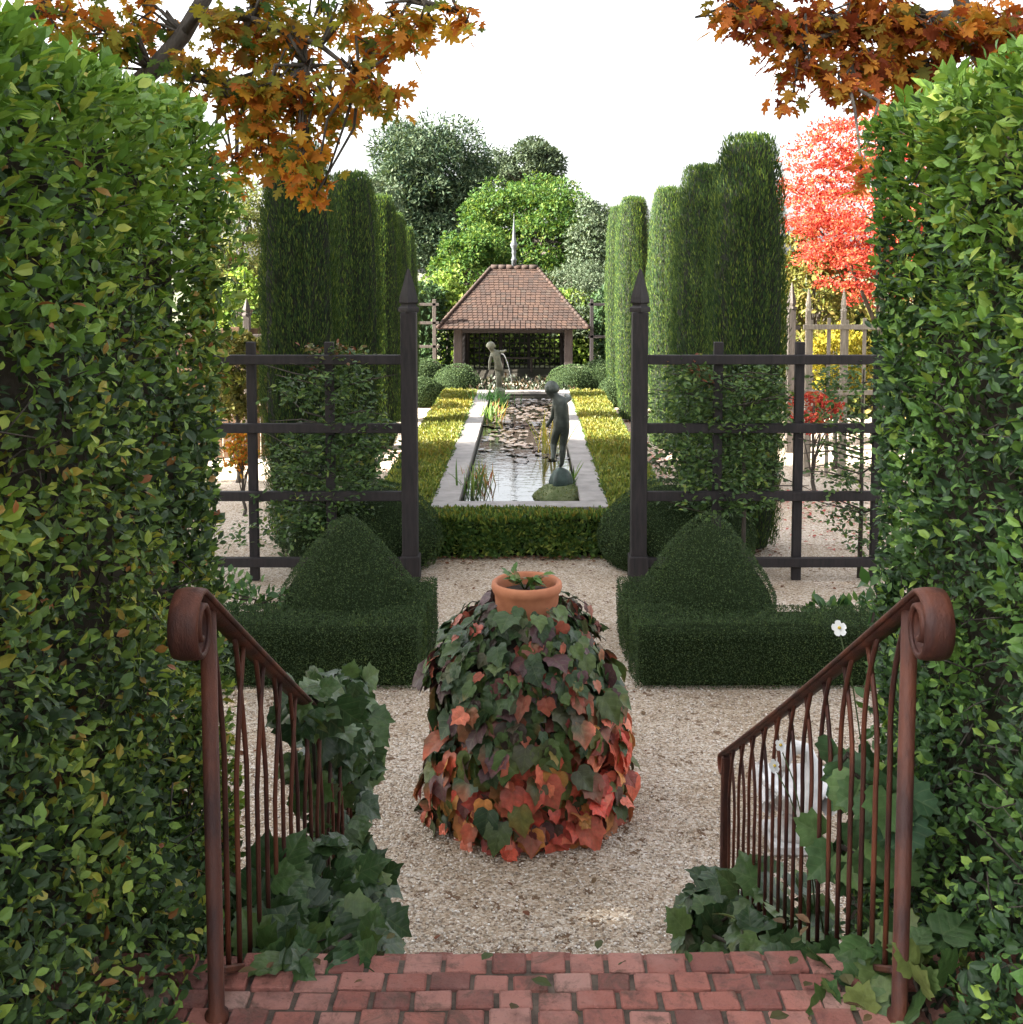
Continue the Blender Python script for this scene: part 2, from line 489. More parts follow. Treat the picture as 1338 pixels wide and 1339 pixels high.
# ---- gravel court
m, nt, b = new_mat('pale_gravel')
vec = objcoord(nt)
def voro(nt, scale, vec, feature='F1', out='Distance'):
    v = nt.nodes.new("ShaderNodeTexVoronoi")
    v.feature = feature
    v.inputs["Scale"].default_value = scale
    nt.links.new(vec, v.inputs["Vector"])
    return v.outputs[out]
wv = noise(nt, 30, 2, .5, vec, "Color")
vv = nt.nodes.new("ShaderNodeVectorMath"); vv.operation = 'MULTIPLY_ADD'
nt.links.new(wv, vv.inputs[0]); vv.inputs[1].default_value = (.012, .012, .012); nt.links.new(vec, vv.inputs[2])
cell = voro(nt, 88, vv.outputs[0], out='Color')
sep = nt.nodes.new("ShaderNodeSeparateColor"); nt.links.new(cell, sep.inputs[0])
peb = ramp(nt, [(0, (.17, .13, .10)), (.15, (.34, .27, .20)), (.40, (.46, .385, .30)), (.70, (.56, .49, .41)), (.9, (.66, .61, .55)), (1, (.75, .72, .68))], sep.outputs[0])
big = noise(nt, 1.1, 5, .6, vec)
tone = ramp(nt, [(.35, (.80, .74, .66)), (.62, (1.0, .98, .96))], big)
col = mixc(nt, 1.0, peb, tone, 'MULTIPLY')
dist = voro(nt, 88, vv.outputs[0])
spk = voro(nt, 17, vec, out='Color'); sp2 = nt.nodes.new("ShaderNodeSeparateColor"); nt.links.new(spk, sp2.inputs[0])
gt = mth(nt, 'GREATER_THAN', sp2.outputs[1], .93)
gn = mth(nt, 'MULTIPLY', gt, mth(nt, 'GREATER_THAN', noise(nt, 26, 3, .6, vec), .52))
col = mixc(nt, gn, col, (.16, .10, .06))
nt.links.new(col, b.inputs["Base Color"])
b.inputs["Roughness"].default_value = .85
b.inputs["Specular IOR Level"].default_value = .25
bump(nt, b, mth(nt, 'SUBTRACT', 1.0, dist), .9, .012)
M['gravel'] = m
def grid_sheet(x0, x1, y0, y1, nx, ny, zf):
    xs = np.linspace(x0, x1, nx); ys = np.linspace(y0, y1, ny)
    X, Y = np.meshgrid(xs, ys)
    P = np.stack([X.ravel(), Y.ravel(), np.zeros(X.size)], 1); P[:, 2] = zf(P)
    f = [(j*nx+i, j*nx+i+1, (j+1)*nx+i+1, (j+1)*nx+i) for j in range(ny-1) for i in range(nx-1)]
    return P, f
P_, f_ = grid_sheet(-11, 11, 2.6, 28, 90, 110, lambda P: .006*wob(P, 1.6, 3))
mb = MB(); mb.add(P_, f_, 0, True)
tag(mb.build('gravel_court', M['gravel']), kind='structure')
# loose stones lying on the court near the steps
mb = MB()
n = 15000
P = np.stack([rng.uniform(-2.3, 2.6, n), 4.3+3.2*rng.random(n)**1.5, np.full(n, .006)], 1)
OCT = ([(0, 0, .42), (.5, 0, 0), (.08, .45, .02), (-.5, .1, -.02), (-.06, -.47, 0), (.35, .33, .28), (-.36, .3, .25), (-.3, -.32, .3), (.33, -.33, .26)],
       [(0, 5, 6), (0, 6, 7), (0, 7, 8), (0, 8, 5), (1, 2, 5), (2, 6, 5), (2, 3, 6), (3, 7, 6), (3, 4, 7), (4, 8, 7), (4, 1, 8), (1, 5, 8)])
a = rng.random(n)*6.28
mb.scatter(OCT, P, np.stack([np.cos(a), np.sin(a), .25*rng.normal(size=n)], 1), np.tile([0, 0, 1.], (n, 1))+.3*rng.normal(size=(n, 3)), rng.uniform(.007, .016, n), 0, rng.uniform(.7, 1.2, n), True)
m, nt, b = new_mat('loose_gravel_stone')
nt.links.new(ramp(nt, [(0, (.20, .155, .12)), (.3, (.42, .36, .29)), (.7, (.60, .54, .47)), (1, (.78, .75, .71))], island(nt)), b.inputs["Base Color"])
b.inputs["Roughness"].default_value = .75
M['stonelet'] = m
tag(mb.build('gravel_stones', M['stonelet']), kind='stuff', label='loose pale gravel stones scattered over the court by the steps')

# ---- upper terrace, brick landing and steps
TZ = 1.35; EDGE = 2.40
M['bank'] = plain_mat('terrace_earth', (.02, .015, .010), (.06, .045, .03), 6, .95, .7)
mb = MB()
mb.box((0, -4.03, TZ/2-.04), (14, 12.9, TZ-.04))
mb.box((-4.0, 2.9, TZ/2-.09), (6.1, .9, TZ-.20)); mb.box((4.1, 2.9, TZ/2-.09), (6.1, .9, TZ-.20))
tag(mb.build('upper_terrace', M['bank']), kind='structure')

m, nt, b = new_mat('worn_red_brick')
vec = objcoord(nt)
base = ramp(nt, [(0, (.20, .075, .062)), (.25, (.33, .118, .092)), (.6, (.42, .155, .118)), (.85, (.46, .21, .17)), (1, (.50, .31, .26))], island(nt))
st = noise(nt, 14, 6, .7, vec)
c1 = mixc(nt, mth(nt, 'MULTIPLY', ramp(nt, [(.50, (0, 0, 0)), (.68, (1, 1, 1))], st), .6), base, (.085, .045, .04))
pale = noise(nt, 6, 5, .65, vec)
c2 = mixc(nt, mth(nt, 'MULTIPLY', ramp(nt, [(.50, (0, 0, 0)), (.72, (1, 1, 1))], pale), .45), c1, (.46, .27, .23))
grime = ramp(nt, [(.54, (0, 0, 0)), (.66, (1, 1, 1))], noise(nt, 9, 6, .75, vec, dist=.8))
c3 = mixc(nt, mth(nt, 'MULTIPLY', grime, .65), c2, (.075, .060, .042))
pits = ramp(nt, [(.60, (0, 0, 0)), (.70, (1, 1, 1))], noise(nt, 60, 4, .6, vec))
c4 = mixc(nt, mth(nt, 'MULTIPLY', pits, .5), c3, (.10, .05, .042))
nt.links.new(c4, b.inputs["Base Color"])
b.inputs["Roughness"].default_value = .85
bump(nt, b, mth(nt, 'ADD', noise(nt, 70, 6, .75, vec), noise(nt, 18, 4, .6, vec)), .9, .010)
M['brick'] = m
M['mortar'] = plain_mat('dark_joint', (.05, .038, .030), (.15, .115, .09), 30, .95, .8)
def brick_row(mb, y0, dy, x0, x1, wx, z, off, hz=.06):
    x = x0 - off*wx
    while x < x1:
        w = wx*rng.uniform(.86, 1.14)
        g = rng.uniform(.005, .017)
        mb.box((x+w/2, y0+dy/2+rng.normal()*.002, z-hz/2+rng.normal()*.0028), (w-g, dy-rng.uniform(.001, .005), hz), rng.normal()*.024, 0, rng.uniform(.002, .0045), rng.normal()*.012)
        x += w
mb = MB()
y = EDGE; k = 0
while y > .7:
    dy = .072 if k == 0 else .060
    brick_row(mb, y-dy, dy, -1.25, 1.45, .094, TZ, .5*(k % 2)+rng.uniform(-.08, .08))
    y -= dy; k += 1
mb.box((.1, 1.53, TZ-.0425), (2.7, 1.70, .07), 0, 1)
tag(mb.build('brick_landing', [M['brick'], M['mortar']]), kind='structure')
mb = MB()
NST = 7; TR = .25; RS = TZ/8
for i in range(NST):
    z = TZ-(i+1)*RS; y = EDGE+i*TR
    brick_row(mb, y+.006, .12, -.66, .80, .10, z, .5*(i % 2), .06)
    brick_row(mb, y+.126, .124, -.66, .80, .10, z, .5*((i+1) % 2), .06)
    mb.box((.07, y+.125, z/2-.03), (1.46, .248, max(z-.03, .02)), 0, 1)
tag(mb.build('brick_steps', [M['brick'], M['mortar']]), kind='structure')

# ================================================================ THE TWO TALL CLIPPED HEDGES
def laurel_hedge(xf, side, yend, ztop, label, seed, leafm='laurel'):
    """xf: the face along the walk; side -1 left, +1 right"""
    mb = MB()
    xo = xf+side*.95
    x0, x1 = min(xf, xo), max(xf, xo)
    zb = .06
    y0 = .95
    mb.box(((xf+side*.08+xo)/2, (y0+yend)/2, (zb+ztop-.10)/2), (abs(xo-xf)-.10, yend-y0-.11, ztop-zb-.12), 0, 1, .02)
    face_in = 'X' if side < 0 else 'x'
    out = 'x' if side < 0 else 'X'
    for faces, dens in ((face_in, 5200), ('Y', 5200), ('Z', 3400), (out+'y', 250)):
        P, N = box_pts(x0, x1, y0, yend, zb, ztop, faces, dens)
        n = len(P)
        dep = rng.random(n)**1.4*.13 - .035
        bulge = .045*wob(P, 3.2, seed)+.025*wob(P, 9, seed+1)
        if faces == face_in:
            lo = rng.random((int(5600*(yend-y0)), 3))*np.array([0, yend-y0, 1.95])+np.array([xf, y0, .02])
            P = np.concatenate([P, lo]); N = np.concatenate([N, np.tile([-side*1., 0, 0], (len(lo), 1))])
            dep = np.concatenate([dep, rng.random(len(lo))*.24-.03]); bulge = .045*wob(P, 3.2, seed)+.025*wob(P, 9, seed+1); n = len(P)
        P = P - N*(dep+.05*np.clip(wob(P, 8, seed+5)-.15, 0, 1)*3*(np.abs(N[:, 2]) < .5))[:, None] + N*bulge[:, None]
        lean = (P[:, 2]-1.9)*.030
        if faces == face_in: P[:, 0] -= side*lean
        if faces == face_in: P[:, 0] -= side*(.24 if side < 0 else .26)*np.clip((2.05-P[:, 2])/.75, 0, 1)**1.3*np.clip((3.2-P[:, 1])/.5, .25, 1)
        P[:, 2] += np.where(P[:, 2] > ztop-.12, .02*wob(P, 6, seed+2), 0)
        g = unit(n)
        T = N*.55 + np.array([0, 0, .35]) + g*.75
        if faces == 'Z': T = N*.9+g*.55
        Nn = N*.8+np.array([0, 0, .55])+unit(n)*.7
        if faces == 'Z': Nn = unit(n)*.8+np.array([0, 0, .5])
        S = rng.uniform(.018, .040, n)*np.where(rng.random(n) < .10, 1.4, 1)
        yg = rng.random(n) < np.clip((P[:, 2]-(ztop-.80))/.75, 0, .8)
        W_ = rng.uniform(.9, 1.35, n)
        mb.scatter(OVAL, P[~yg], T[~yg], Nn[~yg], S[~yg], 0, W_[~yg]); mb.scatter(OVAL, P[yg], T[yg], Nn[yg], S[yg]*1.12, 2, W_[yg])
    # the far arris, clipped close and dense
    n = 5200
    P = np.stack([xf+side*np.abs(rng.normal(size=n))*.05, yend-np.abs(rng.normal(size=n))*.06, rng.uniform(.05, ztop, n)], 1)
    P[:, 0] -= side*(P[:, 2]-1.9)*.03
    g = unit(n); N = np.tile([-side*.8, .3, .3], (n, 1))
    mb.scatter(OVAL, P, N*.5+g*.8+np.array([0, 0, .3]), N+unit(n)*.7+np.array([0, -.4, .3]), rng.uniform(.018, .036, n), 0, rng.uniform(.9, 1.35, n))
    # bare twigs between the leaves
    n = 420
    P = np.stack([np.full(n, xf+side*.05), rng.uniform(y0, yend, n), rng.uniform(.3, ztop-.1, n)], 1)
    P[:, 0] -= side*((P[:, 2]-1.9)*.03+.24*np.clip((2.05-P[:, 2])/.75, 0, 1)**1.3*np.clip((3.2-P[:, 1])/.5, .25, 1))
    for p in P:
        d = np.array([-side*rng.uniform(.2, 1), rng.normal()*.8, rng.normal()*.8+.4]); d /= np.linalg.norm(d)
        L_ = rng.uniform(.04, .13); q = p+d*L_
        mb.tube([p-d*.03, (p+q)/2+rng.normal(size=3)*.008, q], [.0026, .002, .0012], 4, 3)
    # young shoots standing up along the top and its inner edge
    n = 620
    Y_ = rng.uniform(y0, yend, n); X_ = xf+side*np.abs(rng.normal(size=n))*.16
    Z_ = ztop-rng.uniform(0, .05, n)
    far = .5+.5*(yend-Y_)/(yend-y0)
    for i in range(n):
        k = int(rng.integers(4, 8))
        hgt = rng.uniform(.02, .085)
        tw = np.array([rng.normal()*.25-side*.12, rng.normal()*.25, 1.0]); tw /= np.linalg.norm(tw)
        base = np.array([X_[i], Y_[i], Z_[i]])
        zz = rng.random(k)
        P = base+tw*(zz*hgt)[:, None]
        g = unit(k)
        mb.scatter(OVAL, P, tw*.8+g*.75, tw+g*.6, rng.uniform(.035, .065, k), 2, rng.uniform(.9, 1.2, k))
    # tufts of young growth on the upper face
    n = 170
    P = np.stack([np.full(n, xf), rng.uniform(y0, yend, n), ztop-np.abs(rng.normal(size=n))*.30-.02], 1)
    for p in P:
        k = int(rng.integers(3, 7)); g = unit(k)
        d = np.array([-side*.7, rng.normal()*.3, .6])
        q = p+g*.02+np.array([-side*.02, 0, 0]); q[:, 0] -= side*(p[2]-1.9)*.03
        mb.scatter(OVAL, q, d+g*.7, d*.6+np.array([0, 0, .6])+g*.4, rng.uniform(.032, .058, k), 2, rng.uniform(.9, 1.2, k))
    o = mb.build('clipped_hedge', [M[leafm], M['twig'], M['laurel_top'], M['bark']], loc=((x0+x1)/2, (y0+yend)/2, zb))
    return tag(o, label, 'hedge')
laurel_hedge(-1.0, -1, 3.36, 3.385, 'tall clipped laurel hedge with yellowing leaves left of the walk', 11)
laurel_hedge(1.115, 1, 3.34, 3.40, 'tall clipped laurel hedge, evenly green, right of the walk beside the stair rail', 23, 'laurel_right')

# ================================================================ STAIR RAILS
def sweep_yz(mb, path, prof, x, mat=0):
    """path of (y, z), cross-section of (across, normal); lies in the plane X = x"""
    p = np.asarray(path, float); n = len(p)
    t = np.gradient(p, axis=0); t /= np.maximum(np.linalg.norm(t, axis=1, keepdims=True), 1e-9)
    nn = np.stack([-t[:, 1], t[:, 0]], 1)
    pr = np.asarray(prof, float); k = len(pr)
    V = []
    for i in range(n):
        s = prof_scale[i] if prof_scale is not None else 1
        for (u, w) in pr:
            V.append((x+u*s, p[i, 0]+nn[i, 0]*w*s, p[i, 1]+nn[i, 1]*w*s))
    f = [[i*k+j, i*k+(j+1) % k, (i+1)*k+(j+1) % k, (i+1)*k+j] for i in range(n-1) for j in range(k)]
    f.append(list(range(k))[::-1]); f.append([(n-1)*k+j for j in range(k)])
    mb.add(V, f, mat, True)

def stair_rail(x, label, seed):
    rr = np.random.default_rng(seed)
    o = thing('stair_railing', label, 'railing', (x, 2.18, TZ))
    L = (x, 2.18, TZ)
    def part(mb, name):
        ob = mb.build(name, M['rail'], loc=L); ob.parent = o; ob.location = (0, 0, 0)
        return ob
    # handrail: volute, long run, small curl at the foot
    c = (2.068, 2.242)
    path = []
    for i in range(64):
        q = i/63
        phi = R(122) - (1-q)*R(560)
        r = .021+.052*q**.8
        path.append((c[0]-r*math.cos(phi)*.80, c[1]+r*math.sin(phi)*.97))
    y0, z0 = path[-1]
    yl, zl = 4.20, .985
    for q in np.linspace(0, 1, 14)[1:]:
        path.append((y0+(yl-y0)*q, z0+(zl-z0)*q - .012*math.sin(math.pi*q)))
    for i in range(1, 12):
        a = R(32)+R(205)*i/11
        r = .036
        cc = (yl - r*math.sin(R(32)), zl - r*math.cos(R(32)))
        path.append((cc[0]+r*math.sin(a), cc[1]+r*math.cos(a)))
    global prof_scale
    prof_scale = np.ones(len(path)); prof_scale[:30] = np.linspace(.72, 1, 30)
    prof = [(-.027, -.006), (-.030, .0), (-.027, .006), (-.0225, .0065), (-.021, .0045), (-.0195, .0065), (-.018, .011), (0, .015), (.018, .011), (.0195, .0065), (.021, .0045), (.0225, .0065), (.027, .006), (.030, 0), (.027, -.006), (.012, -.009), (-.012, -.009)]
    mb = MB(); sweep_yz(mb, path[::-1], prof, x)
    prof_scale = None
    part(mb, 'handrail')
    def railz(y): return z0+(zl-z0)*(y-y0)/(yl-y0)
    # newel posts
    mb = MB(); mb.tube([(x, 2.18, TZ-.05), (x, 2.18, TZ+.01), (x, 2.18, TZ+.02), (x, 2.18, railz(2.18)-.008)], [.025, .025, .0170, .0170], 14); part(mb, 'newel_post')
    mb = MB(); mb.box((x, 4.155, (railz(4.155)-.01)/2), (.036, .036, railz(4.155)-.01), 0, 0, .006); part(mb, 'end_post')
    # sloping bottom bar
    def botz(y): return railz(y)-.80
    mb = MB(); mb.box((x, (2.18+4.155)/2, (botz(2.20)+botz(4.14))/2), (.030, math.hypot(1.95, botz(2.20)-botz(4.14)), .014), 0, 0, .003, -math.atan(.632)); part(mb, 'bottom_bar')
    # balusters, bent over at the top into crossing pointed arches
    ys = np.linspace(2.275, 4.07, 21)
    for i, yb in enumerate(ys):
        s = 1 if i % 2 else -1
        yt = yb + s*.085
        zt = railz(min(max(yt, 2.2), 4.14))-.006
        zb = botz(yb)
        zs = min(zt, railz(yb))-.30
        pts = [(x, yb, zb), (x, yb, (zb+zs)/2), (x, yb, zs)]
        for q in np.linspace(.12, 1, 8):
            pts.append((x+.004*s*math.sin(q*3.14), yb+(yt-yb)*q**2.0, zs+(zt-zs)*q))
        mb = MB(); mb.tube(pts, .0062, 6); part(mb, 'baluster')
    return o
stair_rail(-.665, 'rust-brown iron stair railing on the left, half buried in ivy', 3)
stair_rail(.795, 'rust-brown iron stair railing on the right with white flowers behind', 4)

# ================================================================ VINES ON THE RAILS
def leafy(name, label, cat, blobs, tmpl, mat, size, n_stems=0, seed=0, stem_mat='twig', face=(0, -.6, .7), droop=.5, group=None, tip=None, shell=.35):
    """blobs: (centre, (rx, ry, rz), count); a loose mass of leaves on stems"""
    rr = np.random.default_rng(seed)
    mb = MB(); cs = []
    for c, rad, n in blobs:
        c = np.asarray(c, float); rad = np.asarray(rad, float)
        g = rr.normal(size=(n, 3)); g /= np.linalg.norm(g, axis=1, keepdims=True)
        r = shell+(1-shell)*rr.random(n)**.6
        P = c+g*rad*r[:, None]
        P[:, 2] = np.maximum(P[:, 2], .02)
        T = g*.6+np.array([0, 0, -droop])+.5*rr.normal(size=(n, 3))
        if tip is not None: T += np.asarray(tip)
        N = np.asarray(face)+g*.7+.35*rr.normal(size=(n, 3))
        S = rr.uniform(size[0], size[1], n)
        mb.scatter(tmpl, P, T, N, S, 0, rr.uniform(.85, 1.15, n), True, uv=True)
        for k in range(max(1, n//9)):
            e = P[rr.integers(n)]
            mid = (c+e)/2+rr.normal(size=3)*.1*rad
            mb.tube([c-np.array([0, 0, rad[2]*.5]), mid, e], [.005, .004, .002], 5, 1)
        cs.append(c)
    for a_, b_ in zip(cs[:-1], cs[1:]):
        mb.tube([a_, (a_+b_)/2+rr.normal(size=3)*.03, b_], [.007, .006, .006], 6, 1)
    base = np.array([cs[0][0], cs[0][1], min(v[:, 2].min() for v in mb.v)])
    o = mb.build(name, [M[mat] if isinstance(mat, str) else mat, M[stem_mat]], loc=base)
    return tag(o, label, cat, group)
def A(px, py, Y): return tuple(at(px, py, Y))
leafy('climbing_vine', 'dark green vine climbing through and over the left stair railing', 'vine',
      [(A(395, 915, 3.55), (.07, .16, .07), 26), (A(440, 905, 3.95), (.11, .16, .10), 44), (A(465, 940, 4.05), (.09, .14, .12), 40),
       (A(425, 990, 3.8), (.10, .22, .16), 60), (A(445, 1060, 3.9), (.10, .2, .18), 60), (A(410, 1010, 3.6), (.07, .2, .2), 40), (A(440, 1130, 3.9), (.12, .2, .14), 40)]
       + [((-.655, y_, 2.30-.628*(y_-2.12)-.01), (.07, .10, .055), 26) for y_ in np.linspace(3.15, 4.22, 7)],
      IVY, 'vine', (.055, .115), seed=5, face=(.25, -.8, .45), droop=.75)
leafy('ground_ivy', 'broad leaved ivy spilling over the left edge of the steps', 'ivy',
      [(A(345, 1180, 2.75), (.09, .13, .10), 44), (A(420, 1160, 3.05), (.15, .2, .12), 80), (A(400, 1230, 2.75), (.15, .15, .10), 90), (A(465, 1195, 3.0), (.10, .16, .11), 54),
       (A(350, 1262, 2.5), (.07, .12, .06), 40), (A(445, 1250, 2.72), (.11, .1, .06), 54), (A(475, 1170, 3.2), (.08, .14, .1), 44), (A(400, 1262, 2.36), (.09, .05, .03), 22), (A(470, 1258, 2.40), (.06, .03, .025), 10)],
      IVY, 'vine', (.055, .11), seed=6, face=(.15, -.75, .65), droop=.5)
leafy('climbing_vine', 'few large pale green vine leaves hung on the right stair railing', 'vine',
      [(A(1110, 985, 2.7), (.035, .06, .03), 5), (A(1140, 1030, 2.6), (.04, .08, .07), 13), (A(1098, 1105, 2.8), (.06, .08, .05), 12), (A(1138, 1085, 2.62), (.05, .08, .06), 14), (A(1158, 1050, 2.5), (.03, .05, .12), 12)],
      GRAPE, add_veins(leaf_mat('grape_leaf', [(0, (.03, .07, .035)), (.6, (.06, .12, .05)), (1, (.12, .20, .06))], rough=.5, trans=.25, spec=.3)), (.075, .125), seed=8, face=(-.2, -1.0, .5), droop=.7)
leafy('ground_ivy', 'dark ivy clump at the right edge of the steps, below the railing', 'ivy',
      [(A(960, 1200, 3.9), (.20, .24, .13), 90), (A(1015, 1180, 3.6), (.14, .2, .13), 50), (A(925, 1220, 3.75), (.11, .15, .09), 40), (A(1010, 1235, 3.15), (.12, .12, .06), 40)],
      IVY, 'vine', (.07, .13), seed=9, face=(-.1, -.65, .75), droop=.5)
leafy('ground_ivy', 'yellow green creeping ivy at the foot of the right newel post', 'ivy',
      [(A(1060, 1285, 2.52), (.10, .10, .03), 30), (A(1110, 1310, 2.3), (.12, .10, .05), 60), (A(1215, 1300, 2.2), (.10, .18, .12), 70), (A(1150, 1280, 2.35), (.05, .08, .09), 22), (A(1035, 1270, 2.6), (.05, .06, .03), 12)],
      GRAPE, add_veins(leaf_mat('creeping_leaf', [(0, (.03, .065, .025)), (.6, (.06, .12, .035)), (1, (.16, .20, .06))], rough=.45, trans=.25)), (.05, .10), seed=10, face=(0, -.5, .85), droop=.25)

# white anemones beside the right rail
M['petal'] = plain_mat('white_petal', (.75, .75, .74), (.86, .86, .85), 20, .5, .1)
M['pollen'] = plain_mat('yellow_stamen', (.5, .35, .04), (.6, .45, .06), 20, .6, .1)
M['stem'] = plain_mat('green_stem', (.05, .09, .03), (.10, .14, .05), 20, .6, .1)
def anemone(p, foot, label, d=.055, rz=0.0):
    p = np.asarray(p); foot = np.asarray(foot)
    o = thing('anemone_flower', label, 'flower', tuple(foot), 'white anemones by the rail')
    L = tuple(foot)
    nrm = np.array([math.sin(rz)*.5, -.75, .45]); nrm /= np.linalg.norm(nrm)
    u = np.cross(nrm, [0, 0, 1.]); u /= np.linalg.norm(u); w = np.cross(u, nrm)
    for k in range(5):
        a = k*2*math.pi/5+rz
        dirn = math.cos(a)*u+math.sin(a)*w
        mb = MB(); mb.scatter(([(0, 0, 0), (-.42, .45, .06), (-.33, .85, .12), (0, .95, .10), (.33, .85, .12), (.42, .45, .06)], [(0, 5, 4, 3, 2, 1)]), [p], [dirn], [nrm], [d*.55], 0)
        q = mb.build('petal', M['petal'], loc=L); q.parent = o; q.location = (0, 0, 0)
    mb = MB(); mb.lathe([(0, -.003), (.005, 0), (.004, .004), (0, .006)], tuple(p+nrm*.004), 8); q = mb.build('stamens', M['pollen'], loc=L); q.parent = o; q.location = (0, 0, 0)
    mb = MB(); mb.tube([foot, foot*.6+p*.4+np.array([.02, 0, .03]), foot*.2+p*.8+np.array([.015, .0, .02]), p], [.0028, .0025, .002, .0016], 5); q = mb.build('stem', M['stem'], loc=L); q.parent = o; q.location = (0, 0, 0)
anemone(A(1097, 822, 2.75), A(1150, 1230, 3.0), 'white anemone standing above the handrail of the right stair railing', .042, .3)
anemone(A(1020, 975, 3.0), A(1070, 1230, 3.1), 'white anemone seen through the balusters before the swan planter, upper one', .036, .9)
anemone(A(1012, 1002, 3.05), A(1080, 1235, 3.15), 'white anemone seen through the balusters before the swan planter, lower one', .040, 1.6)

# ================================================================ THE IVY MOUND WITH ITS POT
MC = np.array([0.0, 5.72, 0.0])
MC[0] = at(689, 900, 5.72).x
mprof = [(.42, .0), (.445, .12), (.455, .30), (.45, .50), (.43, .70), (.375, .88), (.28, 1.0), (.19, 1.07), (.15, 1.10)]
m, nt, b = new_mat('autumn_creeper_leaf')
vec = objcoord(nt)
rnd = island(nt)
green = ramp(nt, [(0, (.022, .046, .020)), (.35, (.044, .085, .030)), (.62, (.085, .135, .034)), (.74, (.06, .038, .034)), (.88, (.085, .035, .042)), (.95, (.30, .09, .05)), (1, (.42, .10, .07))], rnd)
red = ramp(nt, [(0, (.66, .075, .055)), (.18, (.80, .19, .11)), (.34, (.26, .065, .05)), (.46, (.66, .28, .08)), (.56, (.16, .15, .035)), (.68, (.045, .080, .026)), (.80, (.12, .045, .048)), (.88, (.60, .09, .06)), (1, (.82, .26, .14))], rnd)
sx = nt.nodes.new("ShaderNodeSeparateXYZ"); nt.links.new(vec, sx.inputs[0])
g = mth(nt, 'ADD', mth(nt, 'MULTIPLY', sx.outputs[0], .42), mth(nt, 'MULTIPLY', sx.outputs[2], -.85))
g = mth(nt, 'ADD', g, mth(nt, 'MULTIPLY', noise(nt, 3.6, 2, .5, vec), 1.15))
wn_ = nt.nodes.new("ShaderNodeTexWhiteNoise"); wn_.noise_dimensions = '1D'; nt.links.new(mth(nt, 'MULTIPLY', rnd, 91.7), wn_.inputs["W"])
g = mth(nt, 'ADD', g, mth(nt, 'MULTIPLY', mth(nt, 'SUBTRACT', wn_.outputs["Value"], .5), .62))
f = nt.nodes.new("ShaderNodeMapRange"); f.inputs[1].default_value = .06; f.inputs[2].default_value = .40; nt.links.new(g, f.inputs[0])
c = mixc(nt, f.outputs[0], green, red)
nt.links.new(c, b.inputs["Base Color"]); b.inputs["Roughness"].default_value = .42
b.inputs["Specular IOR Level"].default_value = .35
t = nt.nodes.new("ShaderNodeBsdfTranslucent"); nt.links.new(c, t.inputs[0])
mx = nt.nodes.new("ShaderNodeMixShader"); mx.inputs[0].default_value = .22
nt.links.new(b.outputs[0], mx.inputs[1]); nt.links.new(t.outputs[0], mx.inputs[2]); nt.links.new(mx.outputs[0], nt.nodes["Material Output"].inputs[0])
M['creeper'] = add_veins(m, .22)
mb = MB()
mb.lathe([(r*.86, z) for r, z in mprof], tuple(MC), 32, 1)
P, N = rev_pts(mprof, 2500, MC)
P = P + N*(rng.random(len(P))[:, None]*.13-.03) + .05*wob(P, 6, 8)[:, None]*N
P[:, 2] = np.maximum(P[:, 2], .05)
T = np.stack([N[:, 0]*.45, N[:, 1]*.45, -1+.7*N[:, 2]], 1)+rng.normal(size=P.shape)*.35
T[:, :2] += N[:, :2]*np.clip(N[:, 2:3], 0, 1)*1.1
Nn = N+np.array([0, 0, .32])+rng.normal(size=P.shape)*.30
sel = rng.random(len(P))
S = np.where(sel < .30, rng.uniform(.12, .175, len(P)), rng.uniform(.055, .12, len(P)))
S = S*np.where(P[:, 2] > .8, .8, 1)
mb.scatter(CREEPER, P, T, Nn, S, 0, rng.uniform(.8, 1.1, len(P)), True, uv=True)
# loose trailing sprays that leave the mound
for k in range(46):
    a = rng.uniform(0, 6.28); i = rng.integers(1, 8)
    r, z = mprof[i]; st = MC+np.array([r*math.cos(a), r*math.sin(a), z+.08])
    en = st+np.array([math.cos(a)*rng.uniform(.08, .17), math.sin(a)*rng.uniform(.08, .17), -rng.uniform(.02, .16)])
    mb.tube([st, (st+en)/2+np.array([0, 0, .03]), en], [.004, .003, .002], 5, 1)
    k_ = 5; q = np.linspace(.25, 1, k_)[:, None]
    pp = st*(1-q)+en*q
    mb.scatter(IVY, pp, np.tile([math.cos(a)*.6, math.sin(a)*.6, -.7], (k_, 1))+rng.normal(size=(k_, 3))*.4, np.tile([math.cos(a)*.5, math.sin(a)*.5, .8], (k_, 1))+rng.normal(size=(k_, 3))*.4, rng.uniform(.06, .11, k_), 0, uv=True)
o = mb.build('creeper_mound', [M['creeper'], M['twig']], loc=tuple(MC))
tag(o, 'waist high mound of creeper turning red at its foot, in the middle of the gravel', 'creeper')

PZ = .975
pot = thing('terracotta_pot', 'round terracotta pot half sunk in the top of the creeper mound', 'pot', (MC[0], MC[1], PZ))
mb = MB(); mb.lathe([(.0, 0), (.135, 0), (.15, .04), (.172, .16), (.176, .21), (.186, .222), (.193, .245), (.190, .268), (.178, .277), (.164, .268), (.158, .245), (.15, .18), (.14, .10), (0, .10)], (0, 0, 0), 40)
q = mb.build('pot_body', M['terracotta']); q.parent = pot
mb = MB(); mb.lathe([(.157, .205), (.11, .222), (.05, .226), (0, .22)], (0, 0, 0), 24, 0, True, .03); q = mb.build('soil', M['soil']); q.parent = pot
M['seedling'] = leaf_mat('seedling_leaf', [(0, (.05, .11, .03)), (.5, (.09, .19, .04)), (.8, (.16, .15, .05)), (1, (.22, .10, .06))], rough=.45, trans=.25)
mb = MB()
pb = np.array([MC[0]-.01, MC[1]+.02, PZ+.215])
